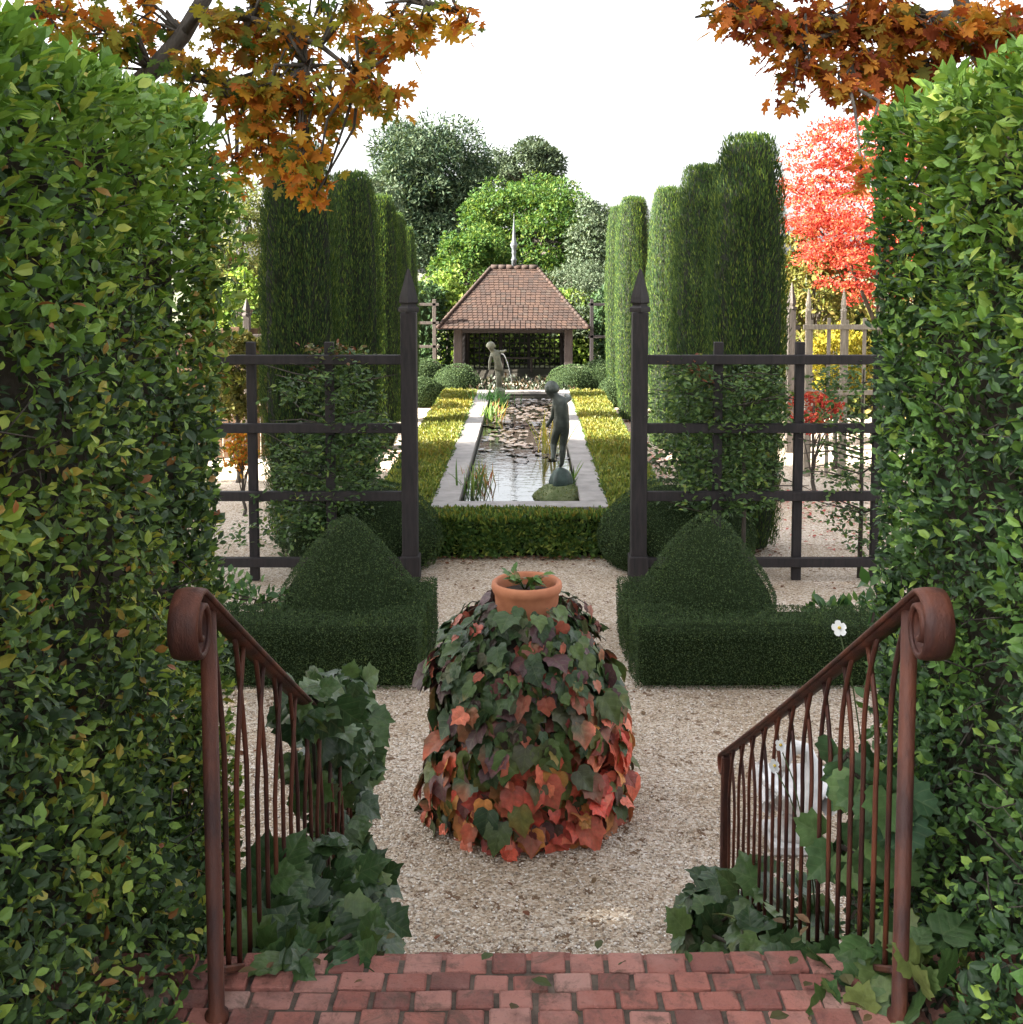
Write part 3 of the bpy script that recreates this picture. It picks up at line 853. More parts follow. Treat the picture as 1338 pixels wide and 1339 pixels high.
for k in range(11):
    a = rng.uniform(0, 6.28); Ls = rng.uniform(.06, .13)
    e = pb+np.array([math.cos(a)*Ls*.8, math.sin(a)*Ls*.6, Ls*.75])
    mb.tube([pb, (pb+e)/2+np.array([0, 0, .02]), e], [.004, .003, .002], 5, 1)
    kk = 4
    pp = pb+(e-pb)*np.linspace(.5, 1, kk)[:, None]
    mb.scatter(OVAL, pp, np.tile([math.cos(a), math.sin(a), .5], (kk, 1))+rng.normal(size=(kk, 3))*.5, np.tile([0, -.2, 1.], (kk, 1))+rng.normal(size=(kk, 3))*.4, rng.uniform(.05, .085, kk), 0, None)
tag(mb.build('seedling', [M['seedling'], M['stem']], loc=tuple(pb)), 'small leafy seedling growing in the terracotta pot', 'plant')

# ================================================================ WHITE SWAN PLANTER
bb = gnd(1036, 1102)
ob = thing('swan_planter', 'white stone swan shaped planter on a pedestal, behind the right stair railing', 'planter', (bb.x, bb.y, 0))
mb = MB(); mb.box((0, 0, .03), (.27, .27, .06), 0, 0, .012); mb.lathe([(.12, .06), (.115, .085), (.085, .105), (.072, .13), (.07, .16), (.10, .19)], (0, 0, 0), 22); q = mb.build('pedestal', M['white_stone']); q.parent = ob
mb = MB()
v = []; f = []; nu, nv = 28, 9
for i in range(nv):                                   # breast and body: a boat with a raised tail, hollow on top
    t = i/(nv-1); z = .175+.175*t
    for j in range(nu):
        a = 2*math.pi*j/nu
        r = .06+.125*math.sin(t*1.45)
        v.append((r*.98*math.cos(a)*(1+.04*math.sin(6*a)*t), r*1.15*math.sin(a), z+.03*t*t*math.cos(2*a)))
for i in range(nv-1):
    for j in range(nu): f.append((i*nu+j, i*nu+(j+1) % nu, (i+1)*nu+(j+1) % nu, (i+1)*nu+j))
b0 = len(v)
for k_, (rk, zk) in enumerate(((.90, .352), (.80, .335), (.70, .30))):
    for j in range(nu):
        a = 2*math.pi*j/nu; v.append((.184*rk*math.cos(a), .184*1.15*rk*math.sin(a), zk+.03*math.cos(2*a)))
ring = [(nv-1)*nu, b0, b0+nu, b0+2*nu]
for r0, r1 in zip(ring[:-1], ring[1:]):
    for j in range(nu): f.append((r0+j, r0+(j+1) % nu, r1+(j+1) % nu, r1+j))
f.append([b0+2*nu+j for j in range(nu)])
mb.add(v, f, 0, True); q = mb.build('body', M['white_stone']); q.parent = ob
for sd in (-1, 1):                                    # folded wings along the sides
    mb = MB(); v = []; f = []
    for i in range(7):
        for j in range(9):
            u, w = i/6, j/8
            v.append((sd*(.155+.045*math.sin(u*math.pi)-.02*w+.006*math.sin(w*18)), -.15+.34*w, .22+.16*u*(.6+.4*math.sin(w*2.6))))
    for i in range(6):
        for j in range(8): f.append((i*9+j, i*9+j+1, (i+1)*9+j+1, (i+1)*9+j))
    n_ = len(v); v += [(x-sd*.03, y_, z) for x, y_, z in v]
    f += [tuple(n_+k for k in q_[::-1]) for q_ in f]
    edge = [j for j in range(9)]+[i*9+8 for i in range(1, 7)]+[6*9+j for j in range(7, -1, -1)]+[i*9 for i in range(5, 0, -1)]
    f += [(edge[k], edge[(k+1) % len(edge)], n_+edge[(k+1) % len(edge)], n_+edge[k]) for k in range(len(edge))]
    mb.add(v, f, 0, True); q = mb.build('wing', M['white_stone']); q.parent = ob
mb = MB()
npts = [(.012, -.17, .20), (.022, -.205, .27), (.030, -.21, .35), (.046, -.19, .43), (.046, -.17, .51), (.020, -.165, .572), (-.030, -.17, .588), (-.078, -.175, .56), (-.100, -.18, .51), (-.104, -.185, .475)]
mb.tube(npts, [.060, .056, .046, .038, .034, .033, .034, .037, .036, .022], 12)
q = mb.build('neck', M['white_stone']); q.parent = ob
mb = MB(); mb.tube([(-.103, -.185, .485), (-.110, -.188, .455), (-.118, -.19, .425)], [.020, .015, .005], 8); bk = mb.build('beak', M['white_stone']); bk.parent = q

# ================================================================ BOX HEDGES, CONES AND DOMES
def box_leaves(mb, P, N, size=(.009, .017), jit=.014, wobs=.012, seed=1):
    P = P+N*(np.clip(rng.normal(size=(len(P), 1)), -2, 1)*jit*.55)+N*(wobs*1.1*wob(P, 4, seed))[:, None]
    k = in_view_cull(P, N, .3); P, N = P[k], N[k]
    n = len(P)
    g = unit(n)
    mb.scatter(SMALL, P, N*.5+np.array([0, 0, .25])+g*.8, N*.6+np.array([0, 0, .4])+unit(n)*.8, rng.uniform(*size, n), 0)

def box_hedge(s, label):
    mb = MB()
    xin = .76
    blocks = [((xin, 3.5), (7.31, 7.80)), ((.735, 1.35), (7.80, 8.52))]
    for (xa, xb), (ya, yb) in blocks:
        x0, x1 = sorted((s*xa, s*xb))
        mb.box(((x0+x1)/2, (ya+yb)/2, .212), (x1-x0-.06, yb-ya-(.06 if ya < 7.5 else -.02), .41), 0, 1, .03)
        P, N = box_pts(x0, x1, ya, yb, .01, .452, 'xXyYZ', 14500)
        # soften the arrises
        cx_, cy_ = (x0+x1)/2, (ya+yb)/2
        e = np.maximum(0, P[:, 2]-.42)
        P[:, 1] += np.sign(cy_-P[:, 1])*e*.5*(np.abs(P[:, 1]-cy_) > (yb-ya)/2-.05)
        box_leaves(mb, P, N, seed=3)
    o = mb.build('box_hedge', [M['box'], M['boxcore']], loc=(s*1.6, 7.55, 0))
    return tag(o, label, 'hedge')
box_hedge(-1, 'low clipped box hedge left of the creeper mound')
box_hedge(1, 'low clipped box hedge right of the creeper mound')

def topiary(prof, c, label, name='box_topiary', cat='topiary', n=9000, size=(.009, .018), group=None, mats=None, sx=1.0, seed=2, core=.945):
    mb = MB()
    mb.lathe([(r*core, z*core) for r, z in prof], c, 28, 1)
    P, N = rev_pts(prof, n, c, sx)
    box_leaves(mb, P, N, size, .016, .022, seed)
    o = mb.build(name, mats or [M['box'], M['boxcore']], loc=c)
    return tag(o, label, cat, group)
cone = [(.52, 0), (.52, .40), (.50, .48), (.44, .58), (.36, .70), (.280, .80), (.195, .90), (.115, .985), (.05, 1.04), (0, 1.055)]
for px, lab in ((455, 'clipped box cone rising from the low hedge left of the mound'), (925, 'clipped box cone rising from the low hedge right of the mound')):
    p = at(px, 800, 8.12)
    topiary(cone, (p.x, 8.12, 0), lab, 'box_cone', n=30000)
dome = [(.70, 0), (.78, .14), (.79, .28), (.74, .44), (.62, .58), (.45, .70), (.22, .78), (0, .80)]
for px, lab in ((473, 'broad clipped box dome behind the finialed post of the left trellis'), (885, 'broad clipped box dome behind the finialed post of the right trellis')):
    p = at(px, 700, 10.55)
    topiary(dome, (p.x, 10.62, 0), lab, 'box_dome', n=24000, size=(.012, .022))
# clipped balls beside the pavilion
ball = lambda r, h: [(r*.72, 0), (r*.93, h*.18), (r, h*.42), (r*.93, h*.64), (r*.74, h*.84), (r*.42, h*.96), (0, h)]
for px, Y, r, h, lab in ((597, 23.2, .53, .84, 'large clipped box ball at the far left corner of the pond'), (748, 23.2, .57, .84, 'large clipped box ball at the far right corner of the pond'),
                         (557, 24.4, .46, .88, 'clipped box ball standing left of the pavilion, partly behind a bigger one'), (551, 22.7, .38, .60, 'small clipped box ball in front, left of the pavilion'),
                         (786, 24.3, .46, .86, 'clipped box ball standing right of the pavilion against the pale cypress'), (806, 22.8, .40, .62, 'small clipped box ball in front, right of the pavilion')):
    p = at(px, 500, Y)
    topiary(ball(r, h), (p.x, Y, 0), lab, 'box_ball', n=9000, size=(.018, .034))

# ================================================================ TRELLIS FENCES
TY = 9.9
RAILS = [2.10, 1.46, .82, .19]
def trellis(s, xs_thin, xmain, xend, label):
    o = thing('trellis_fence', label, 'trellis', (s*xmain, TY, 0))
    L = (s*xmain, TY, 0)
    def part(mb, name):
        q = mb.build(name, M['wood_dark'], loc=L); q.parent = o; q.location = (0, 0, 0); return q
    mb = MB()
    mb.box((s*xmain, TY, 1.26), (.145, .145, 2.56), 0, 0, .008)
    mb.box((s*xmain, TY, .14), (.18, .18, .24), 0, 0, .01)
    main = part(mb, 'finial_post')
    mb = MB()
    f4 = [(.078, 2.54), (.082, 2.56), (.082, 2.58), (.060, 2.60), (.060, 2.615), (.076, 2.63), (.070, 2.68), (.012, 2.93), (.0, 2.945)]
    mb.lathe([(r*1.18, z) for r, z in f4], (s*xmain, TY, 0), 4, 0, False)
    q = mb.build('finial', M['wood_dark'], loc=L); q.parent = main; q.location = (0, 0, 0)
    for x in xs_thin:
        mb = MB(); mb.box((s*x, TY+.055, 1.13), (.085, .06, 2.26), 0, 0, .005); part(mb, 'upright')
    for z in RAILS:
        mb = MB(); mb.box((s*(xmain+xend)/2, TY-.012, z), (abs(xend-xmain), .07, .088), 0, 0, .006); part(mb, 'rail')
trellis(-1, [1.85, 2.58, 3.32], 1.10, 3.6, 'dark timber trellis fence with a pointed post, left of the pond')
trellis(1, [1.78, 2.54, 3.28], 1.04, 3.6, 'dark timber trellis fence with a pointed post, right of the pond')

# ---- trained bushes on the trellises
M['esp'] = leaf_mat('hornbeam_leaf', [(0, (0.032, 0.068, 0.024)), (.5, (0.062, 0.121, 0.035)), (.85, (0.108, 0.189, 0.049)), (1, (0.189, 0.257, 0.054))], rough=.45, trans=.28,
                    patch=[(0, (0.068, 0.135, 0.027)), (.6, (0.135, 0.216, 0.041)), (.9, (0.351, 0.324, 0.041)), (1, (0.351, 0.121, 0.054))], pscale=2.2, pthr=(.60, .72))
M['esptop'] = leaf_mat('reddish_young_leaf', [(0, (.06, .09, .02)), (.5, (.12, .10, .03)), (1, (.18, .05, .03))], rough=.45, trans=.3)
def trained_bush(trunks, blobs, label, seed):
    rr = np.random.default_rng(seed)
    x0 = at(trunks[0], 700, TY).x
    o = thing('trained_bush', label, 'shrub', (x0, TY+.12, 0))
    L = (x0, TY+.12, 0)
    mb = MB()
    for px in trunks:
        x = at(px, 700, TY).x
        mb.tube([(x, TY+.12, 0), (x+.01, TY+.13, .7), (x-.01, TY+.12, 1.4), (x, TY+.12, 2.0)], [.024, .02, .016, .008], 7)
        for k in range(14):
            z = rr.uniform(.6, 1.95); sd = rr.choice([-1, 1]); ln = rr.uniform(.25, .7)
            mb.tube([(x, TY+.12, z), (x+sd*ln*.5, TY+.10+rr.normal()*.06, z+.08), (x+sd*ln, TY+.10+rr.normal()*.12, z+.10+rr.normal()*.08)], [.010, .007, .003], 5)
    q = mb.build('trunk', M['bark'], loc=L); q.parent = o; q.location = (0, 0, 0)
    mb = MB()
    for px, py, rx, rz_, n, mi in blobs:
        n = int(n*.82)
        c = np.array(at(px, py, TY+.10)); s = 10.1/1400
        g = rr.normal(size=(n, 3)); g /= np.linalg.norm(g, axis=1, keepdims=True); r = rr.random(n)**.5
        P = c+g*r[:, None]*np.array([rx*s, .24, rz_*s])
        # sprays: short rows of leaves
        P = P[:]; d = rr.normal(size=(n, 3))*np.array([1, .7, .4]); d /= np.linalg.norm(d, axis=1, keepdims=True)
        for k in range(5):
            q_ = P+d*(.035*k)+rr.normal(size=(n, 3))*.012
            sd = 1 if k % 2 else -1
            T = d*.7+np.cross(d, [0, 0, 1.])*sd*.8+rr.normal(size=(n, 3))*.3
            mb.scatter(OVAL, q_, T, np.array([0, -.25, .9])+rr.normal(size=(n, 3))*.45, rr.uniform(.04, .075, n), mi, rr.uniform(.9, 1.2, n))
    q = mb.build('foliage', [M['esp'], M['esptop']], loc=L); q.parent = o; q.location = (0, 0, 0)
trained_bush([434], [(440, 500, 48, 45, 190, 0), (440, 463, 40, 16, 50, 1), (385, 510, 26, 22, 45, 0), (480, 560, 40, 40, 110, 0), (430, 580, 70, 40, 230, 0), (390, 620, 55, 50, 190, 0), (470, 615, 45, 40, 120, 0),
                      (420, 670, 70, 40, 190, 0), (360, 690, 35, 35, 60, 0), (320, 705, 22, 20, 16, 0), (505, 590, 22, 22, 30, 0)], 'bushy trained shrub on the left trellis behind the box cone', 31)
trained_bush([937, 975], [(900, 490, 45, 20, 90, 0), (905, 478, 30, 8, 22, 1), (900, 530, 50, 40, 170, 0), (985, 500, 50, 30, 130, 0), (960, 550, 70, 40, 240, 0), (900, 600, 55, 40, 190, 0), (980, 600, 50, 50, 190, 0), (930, 650, 60, 30, 150, 0),
                          (880, 585, 30, 25, 40, 0), (1010, 540, 30, 40, 80, 0), (985, 645, 40, 25, 80, 0)], 'wide trained shrub filling the right trellis beside its pointed post', 32)
trained_bush([1130], [(1100, 500, 45, 30, 90, 0), (1105, 560, 55, 40, 120, 0), (1110, 620, 50, 30, 80, 0), (1120, 680, 40, 25, 60, 0), (1085, 670, 40, 12, 22, 0), (1135, 720, 20, 20, 24, 0)], 'thin trained shrub at the outer end of the right trellis by the tall hedge', 33)

# low leafy plants near the outer ends of the box hedges
M['herb'] = leaf_mat('herb_leaf', [(0, (.03, .08, .025)), (.6, (.06, .14, .035)), (1, (.12, .21, .05))], rough=.45, trans=.25)
leafy('leafy_plant', 'low bright green leafy plant on the gravel behind the left box hedge', 'plant', [(A(330, 785, 7.95), (.26, .14, .14), 130), (A(285, 770, 8.1), (.24, .16, .2), 120), (A(390, 800, 7.85), (.14, .07, .05), 40)], OVAL, 'herb', (.05, .10), seed=41, droop=-.4)
leafy('leafy_plant', 'small tuft of strappy green leaves behind the right box hedge', 'plant', [(A(1082, 800, 7.95), (.14, .10, .09), 60), (A(1135, 800, 7.9), (.20, .12, .12), 70)], OVAL, 'herb', (.06, .12), seed=42, droop=-.6)
leafy('leafy_plant', 'tall spindly green plant against the end of the right tall hedge', 'plant', [(A(1150, 770, 4.2), (.05, .08, .10), 26), (A(1165, 880, 4.0), (.06, .10, .14), 40), (A(1150, 930, 3.9), (.05, .1, .1), 20)], OVAL, 'herb', (.04, .085), seed=43, droop=-.2)

# ================================================================ THE POND
PX, PY0, PY1 = -.085, 11.2, 22.1
CZ = .42; WZ = .30; HW = .953; CW = .29
m, nt, b = new_mat('dark_pond_water')
vec = objcoord(nt)
b.inputs["Base Color"].default_value = (.006, .008, .005, 1)
b.inputs["Roughness"].default_value = .025
b.inputs["Specular IOR Level"].default_value = 1.0
b.inputs["IOR"].default_value = 1.6
mp = nt.nodes.new("ShaderNodeMapping"); mp.inputs["Scale"].default_value = (1.0, 1.0, 1); nt.links.new(vec, mp.inputs["Vector"])
wvn = nt.nodes.new("ShaderNodeTexWave"); wvn.wave_type = 'RINGS'; wvn.rings_direction = 'SPHERICAL'; wvn.inputs["Scale"].default_value = 3.2; wvn.inputs["Distortion"].default_value = 1.2
wvn.inputs["Detail"].default_value = 1.5
mp2 = nt.nodes.new("ShaderNodeMapping"); mp2.inputs["Location"].default_value = (.05, -12.6, 0); nt.links.new(vec, mp2.inputs["Vector"]); nt.links.new(mp2.outputs[0], wvn.inputs["Vector"])
hgt = mth(nt, 'ADD', mth(nt, 'MULTIPLY', wvn.outputs["Fac"], .16), mth(nt, 'MULTIPLY', noise(nt, 7, 4, .55, mp.outputs[0], dist=.6), 1.0))
bump(nt, b, hgt, .22, .010)
M['water'] = m
mb = MB(); mb.add([(PX-HW+CW-.02, PY0+.25, WZ), (PX+HW-CW+.02, PY0+.25, WZ), (PX+HW-CW+.02, PY1-.25, WZ), (PX-HW+CW-.02, PY1-.25, WZ)], [(0, 1, 2, 3)])
tag(mb.build('pond_water', M['water']), kind='structure')
o = thing('stone_pond', 'long rectangular garden pond with a flat grey stone coping', 'pond', (PX, PY0, 0))
mb = MB()
xl, xr = PX-HW+CW/2, PX+HW-CW/2
def run(mb, x, ya, yb, n):
    yy = np.linspace(ya, yb, n+1)
    for i in range(n):
        mb.box((x, (yy[i]+yy[i+1])/2, CZ-.03+rng.normal()*.001), (CW, yy[i+1]-yy[i]-.006, .06), rng.normal()*.001, 0, .006)
run(mb, xl, PY0+CW, PY1-CW, 7); run(mb, xr, PY0+CW, PY1-CW, 7)
for ye in (PY0+CW/2, PY1-CW/2):
    mb.box((PX-HW/2, ye, CZ-.0305), (HW-.004, CW-.004, .06), 0, 0, .006); mb.box((PX+HW/2, ye, CZ-.0295), (HW-.004, CW-.004, .06), 0, 0, .006)
q = mb.build('coping', M['stone'], loc=(PX, PY0, 0)); q.parent = o; q.location = (0, 0, 0)
mb = MB()
mb.box((PX-HW+CW*.5, (PY0+PY1)/2, .178), (CW-.03, PY1-PY0-.02, .355)); mb.box((PX+HW-CW*.5, (PY0+PY1)/2, .178), (CW-.03, PY1-PY0-.02, .355))
mb.box((PX, PY0+CW*.5, .178), (2*HW-2*CW+.02, CW-.03, .355)); mb.box((PX, PY1-CW*.5, .178), (2*HW-2*CW+.02, CW-.03, .355))
M['pondwall'] = plain_mat('wet_pond_wall', (.02, .018, .015), (.06, .055, .045), 10, .5, .5)
q = mb.build('pond_wall', M['pondwall'], loc=(PX, PY0, 0)); q.parent = o; q.location = (0, 0, 0)

# ---- golden hedge round the pond
mb = MB()
gx = 1.62
def tuft(mb, P, N, mat, size, up=.6):
    n = len(P)
    for k in range(4):
        g = unit(n)
        mb.scatter(SPRAY, P+g*.014, N*.55+np.array([0, 0, up])+g*.75, N*.5+np.array([0, -.1, .5])+unit(n)*.6, rng.uniform(*size, n), mat, rng.uniform(.9, 1.5, n))
for s in (-1, 1):
    x0, x1 = sorted((PX+s*(HW+.01), PX+s*gx))
    mb.box(((x0+x1)/2, (PY0+PY1)/2-.1, .16), (x1-x0-.08, PY1-PY0-.3, .32), 0, 2)
    P, N = box_pts(x0, x1, PY0, PY1, .05, .40, 'xXZ', 1150)
    P[:, 2] += .035*wob(P, 3, 5)+np.where(N[:, 2] > .5, rng.normal(size=len(P))*.02, 0)
    near = P[:, 1] < PY0+.5
    top = N[:, 2] > .5
    lim = rng.random(len(P)) < np.clip((17.5-P[:, 1])/6.0, .12, .85)
    tuft(mb, P[top & ~lim], N[top & ~lim], 0, (.025, .058)); tuft(mb, P[top & lim], N[top & lim], 3, (.025, .058)); tuft(mb, P[~top], N[~top], 1, (.028, .06))
x0, x1 = PX-gx, PX+gx
mb.box((PX, PY0-.22, .14), (x1-x0-.1, .34, .28), 0, 2)
P, N = box_pts(x0, x1, PY0-.44, PY0, .03, .36, 'yZxX', 1300)
P[:, 2] += .03*wob(P, 4, 6); P[:, 1] += np.where(N[:, 1] < -.5, (P[:, 2]-.15)*.25+.04*wob(P, 6, 9), 0)
top = N[:, 2] > .5
tuft(mb, P[top], N[top], 1, (.04, .085)); tuft(mb, P[~top], N[~top], 1, (.045, .095), .2)
sel = top & (rng.random(len(P)) < .30); tuft(mb, P[sel]+[0, 0, .02], N[sel], 0, (.035, .07))
tag(mb.build('golden_hedge', [M['gold'], M['goldside'], M['boxcore'], M['goldlime']], loc=(PX, PY0, 0)), 'low golden yellow hedge wrapped round the stone pond', 'hedge')

# ---- water plants
def iris(px, py, n, hgt, label, mat, spread=.12, lean=.35, seed=1, z=WZ, flop=0):
    p = gnd(px, py, z)
    rr = np.random.default_rng(seed)
    P = np.stack([p.x+rr.normal(size=n)*spread, p.y+rr.normal(size=n)*spread, np.full(n, z-.01)], 1)
    T = np.stack([rr.normal(size=n)*lean, rr.normal(size=n)*lean, np.ones(n)], 1)
    mb = MB(); mb.scatter(BLADE, P, T, np.stack([rr.normal(size=n), -np.abs(rr.normal(size=n)), np.full(n, .3)], 1), rr.uniform(.55, 1.1, n)*hgt, 0, rr.uniform(.8, 1.5, n)*.5/hgt)
    return tag(mb.build('iris_clump', mat, loc=(p.x, p.y, z)), label, 'water plant')
M['iris'] = leaf_mat('iris_leaf', [(0, (.05, .11, .025)), (.5, (.10, .19, .035)), (.85, (.19, .25, .05)), (1, (.38, .13, .04))], rough=.5, trans=.3)
M['irisr'] = leaf_mat('autumn_iris_leaf', [(0, (.09, .15, .03)), (.4, (.22, .24, .05)), (.7, (.36, .13, .05)), (1, (.40, .09, .05))], rough=.5, trans=.3)
M['irisg'] = leaf_mat('green_rush_leaf', [(0, (.03, .10, .025)), (.6, (.06, .18, .035)), (1, (.12, .26, .06))], rough=.5, trans=.3)
M['irisy'] = leaf_mat('yellow_iris_leaf', [(0, (.16, .20, .03)), (.5, (.32, .30, .04)), (1, (.45, .30, .05))], rough=.5, trans=.3)
iris(618, 648, 34, .42, 'iris clump with green and rust tips at the near left corner of the pond', M['iris'], .09, .30, 1)
iris(628, 632, 34, .30, 'reddish iris clump just behind the near left one', M['irisr'], .11, .35, 2)
iris(645, 530, 120, .38, 'dense green rush clump at the feet of the far statue', M['irisg'], .16, .45, 3)
iris(641, 552, 40, .40, 'leaning green iris clump by the left coping, mid pond', M['iris'], .11, .5, 4)
iris(652, 541, 26, .28, 'rusty red water plant between the two green clumps on the left', M['irisr'], .11, .5, 7)
iris(722, 592, 46, .62, 'tall yellow iris clump behind the near statue', M['irisy'], .10, .20, 5)
iris(741, 640, 16, .36, 'thin green iris tuft between the near statue and the right coping', M['iris'], .05, .3, 6)
# lily pads
M['pad'] = leaf_mat('lily_pad', [(0, (0.015, 0.022, 0.013)), (.4, (0.035, 0.037, 0.020)), (.7, (0.085, 0.050, 0.035)), (1, (0.130, 0.085, 0.050))], rough=.22, trans=.05, spec=.7)
pv = [(0, 0, .001)]+[(math.cos(a)*(.5), math.sin(a)*.5, .004+.01*math.sin(3*a)) for a in np.linspace(.25, 2*math.pi-.25, 15)]
mb = MB(); mb.add(pv, [(0, i, i+1) for i in range(1, 15)], 0, True)
pad0 = mb.build('lily_pad', M['pad'])
tag(pad0, 'brownish lily pad floating among many on the dark pond', 'lily pad', 'lily pads on the pond')
spots = []
rr = np.random.default_rng(77)
while len(spots) < 150:
    y = 14.4+7.0*rr.random()**.8; x = PX+rr.uniform(-.6, .6)
    if y < 16.2 and x < PX-.05 and rr.random() < .7: continue
    if all((x-a)**2+(y-b_)**2 > .020 for a, b_ in spots): spots.append((x, y))
for i, (x, y) in enumerate(spots):
    q = pad0 if i == 0 else pad0.copy()
    if i:
        COL.objects.link(q)
    s = rr.uniform(.12, .24)
    q.location = (x, y, WZ+.006+.008*rr.random()); q.scale = (s, s, rr.uniform(.5, 1.2))
    q.rotation_euler = (rr.normal()*.05, rr.normal()*.05, rr.uniform(0, 6.28))

leafy('edging_plants', 'low russet and green planting between the pond and the pavilion', 'plants',
      [((PX+x_, y_+.25*(i_ % 2), .20), (.2, .24, .26), 120) for y_ in (22.45, 23.2, 24.2) for i_, x_ in enumerate(np.linspace(-1.0, 1.0, 11))], OVAL, leaf_mat('russet_leaf', [(0, (.012, .022, .009)), (.5, (.025, .04, .014)), (.8, (.05, .03, .017)), (1, (.11, .06, .03))], rough=.5, trans=.25), (.05, .11), seed=44, droop=-.6)
# ---- statues
def skin_body(name, nodes, edges, mat, parent, root):
    me = bpy.data.meshes.new(name)
    keys = list(nodes)
    me.from_pydata([nodes[k][0] for k in keys], [(keys.index(a), keys.index(b_)) for a, b_ in edges], [])
    ob = bpy.data.objects.new(name, me); COL.objects.link(ob)
    md = ob.modifiers.new("skin", 'SKIN'); md.use_smooth_shade = True
    for i, k in enumerate(keys):
        r = nodes[k][1]; sv = me.skin_vertices[0].data[i]
        sv.radius = (r*1.32, r*1.32) if not isinstance(r, tuple) else (r[0]*1.36, r[1]*1.36)
        sv.use_root = (k == root)
    md2 = ob.modifiers.new("sub", 'SUBSURF'); md2.levels = 2; md2.render_levels = 2
    dg = bpy.context.evaluated_depsgraph_get()
    me2 = bpy.data.meshes.new_from_object(ob.evaluated_get(dg))
    bpy.data.objects.remove(ob)
    me2.name = name; me2.materials.clear(); me2.materials.append(mat)
    for p in me2.polygons: p.use_smooth = True
    q = bpy.data.objects.new(name, me2); COL.objects.link(q); q.parent = parent
    return q

def head_piece(name, c, r, face, mat, parent):
    """curly cap of hair"""
    mb = MB()
    fdir = np.asarray(face, float); fdir /= np.linalg.norm(fdir)
    v = []; f = []; nu, nv = 20, 12
    for i in range(nv+1):
        th = math.pi*i/nv
        for j in range(nu):
            a = 2*math.pi*j/nu
            d = np.array([math.sin(th)*math.cos(a), math.sin(th)*math.sin(a), math.cos(th)])
            k = 1+.075*math.sin(6*a+3*th)*math.sin(7*th)
            fr = d.dot(fdir)
            rr_ = r*k*(1.0 if fr < .35 or d[2] > .55 else .80)
            if d[2] < -.35: rr_ *= .8
            v.append(np.asarray(c)+d*rr_)
    for i in range(nv):
        for j in range(nu):
            f.append((i*nu+j, (i+1)*nu+j, (i+1)*nu+(j+1) % nu, i*nu+(j+1) % nu))
    mb.add(v, f, 0, True)
    q = mb.build(name, mat); q.parent = parent
    return q

# near statue: bronze boy seen from behind, standing on one leg on a dome over a mossy rock
SY = 12.2
sp = at(733, 612, SY)
o = thing('boy_statue', 'dark bronze statue of a boy on one leg, back turned, near end of the pond', 'statue', (sp.x, SY, WZ))
k = 12.35/1400
def n1(px, py, y, r): return ((( px-733)*k, y, (sp.z-WZ)+(612-py)*k*1.012), r)
nd = {
 'pel': n1(735, 556, .0, (.072, .066)), 'wst': n1(734.5, 545, -.01, (.066, .056)), 'che': n1(733.5, 532, -.01, (.074, .060)), 'sho': n1(731.5, 525, .0, (.060, .050)),
 'nek': n1(727.5, 520, .015, .030), 'hd0': n1(723.5, 516, .03, .046), 'hd1': n1(720.5, 511.5, .045, .062), 'hd2': n1(719.5, 506.5, .05, .050),
 'lsh': n1(725.5, 529, .02, .030), 'lel': n1(723, 546, .05, .023), 'lha': n1(716.5, 558, .10, .017), 'lfi': n1(714, 560.5, .12, .014),
 'rsh': n1(739.5, 524, .0, .030), 'rel': n1(745.5, 522.5, .06, .023), 'rwr': n1(742, 521, .17, .018), 'rha': n1(740, 520, .22, .018),
 'lhp': n1(729.5, 562, .01, .050), 'lkn': n1(724, 581, .06, .034), 'lca': n1(723.8, 590, .02, .028), 'lan': n1(723.5, 598, -.03, .018), 'lto': n1(722.5, 603.5, -.02, .013),
 'rhp': n1(738.5, 562, .0, .052), 'rkn': n1(736.5, 581, .02, .034), 'rca': n1(736, 592, .0, .030), 'ran': n1(734.8, 607, .0, .019), 'rto': n1(732.5, 611, .07, .016)}
ed = [('pel', 'wst'), ('wst', 'che'), ('che', 'sho'), ('sho', 'nek'), ('nek', 'hd0'), ('hd0', 'hd1'), ('hd1', 'hd2'), ('sho', 'lsh'), ('lsh', 'lel'), ('lel', 'lha'), ('lha', 'lfi'),
      ('sho', 'rsh'), ('rsh', 'rel'), ('rel', 'rwr'), ('rwr', 'rha'), ('pel', 'lhp'), ('lhp', 'lkn'), ('lkn', 'lca'), ('lca', 'lan'), ('lan', 'lto'), ('pel', 'rhp'), ('rhp', 'rkn'), ('rkn', 'rca'), ('rca', 'ran'), ('ran', 'rto')]
skin_body('body', nd, ed, M['bronze'], o, 'pel')
head_piece('hair', nd['hd1'][0]+np.array([.004, -.004, .012]), .094, (-.6, .7, -.3), M['bronze'], o)
mb = MB()
zf = sp.z-WZ
mb.lathe([(.118, .12), (.128, .18), (.118, .24), (.085, zf-.04), (.05, zf-.012), (.03, zf)], (0, .02, 0), 20, 0, True, .17)
q = mb.build('plinth_dome', M['verdigris']); q.parent = o
mb = MB(); mb.lathe([(.20, -.10), (.30, .0), (.275, .05), (.20, .115), (.14, .155), (0, .16)], (-.01, 0, 0), 24, 0, True, .08)
P, N = rev_pts([(.29, .0), (.27, .05), (.20, .115), (.14, .155)], 700, (-.01, 0, 0))
mb.scatter(SMALL, P, N*.5+np.array([0, 0, .2])+unit(len(P)), N+unit(len(P))*.4, rng.uniform(.015, .03, len(P)), 1)
M['mossleaf'] = leaf_mat('moss_tuft', [(0, (.06, .09, .02)), (.6, (.12, .15, .04)), (1, (.22, .22, .08))], rough=.8, trans=.2)
q = mb.build('mossy_rock', [M['moss'], M['mossleaf']]); q.parent = o

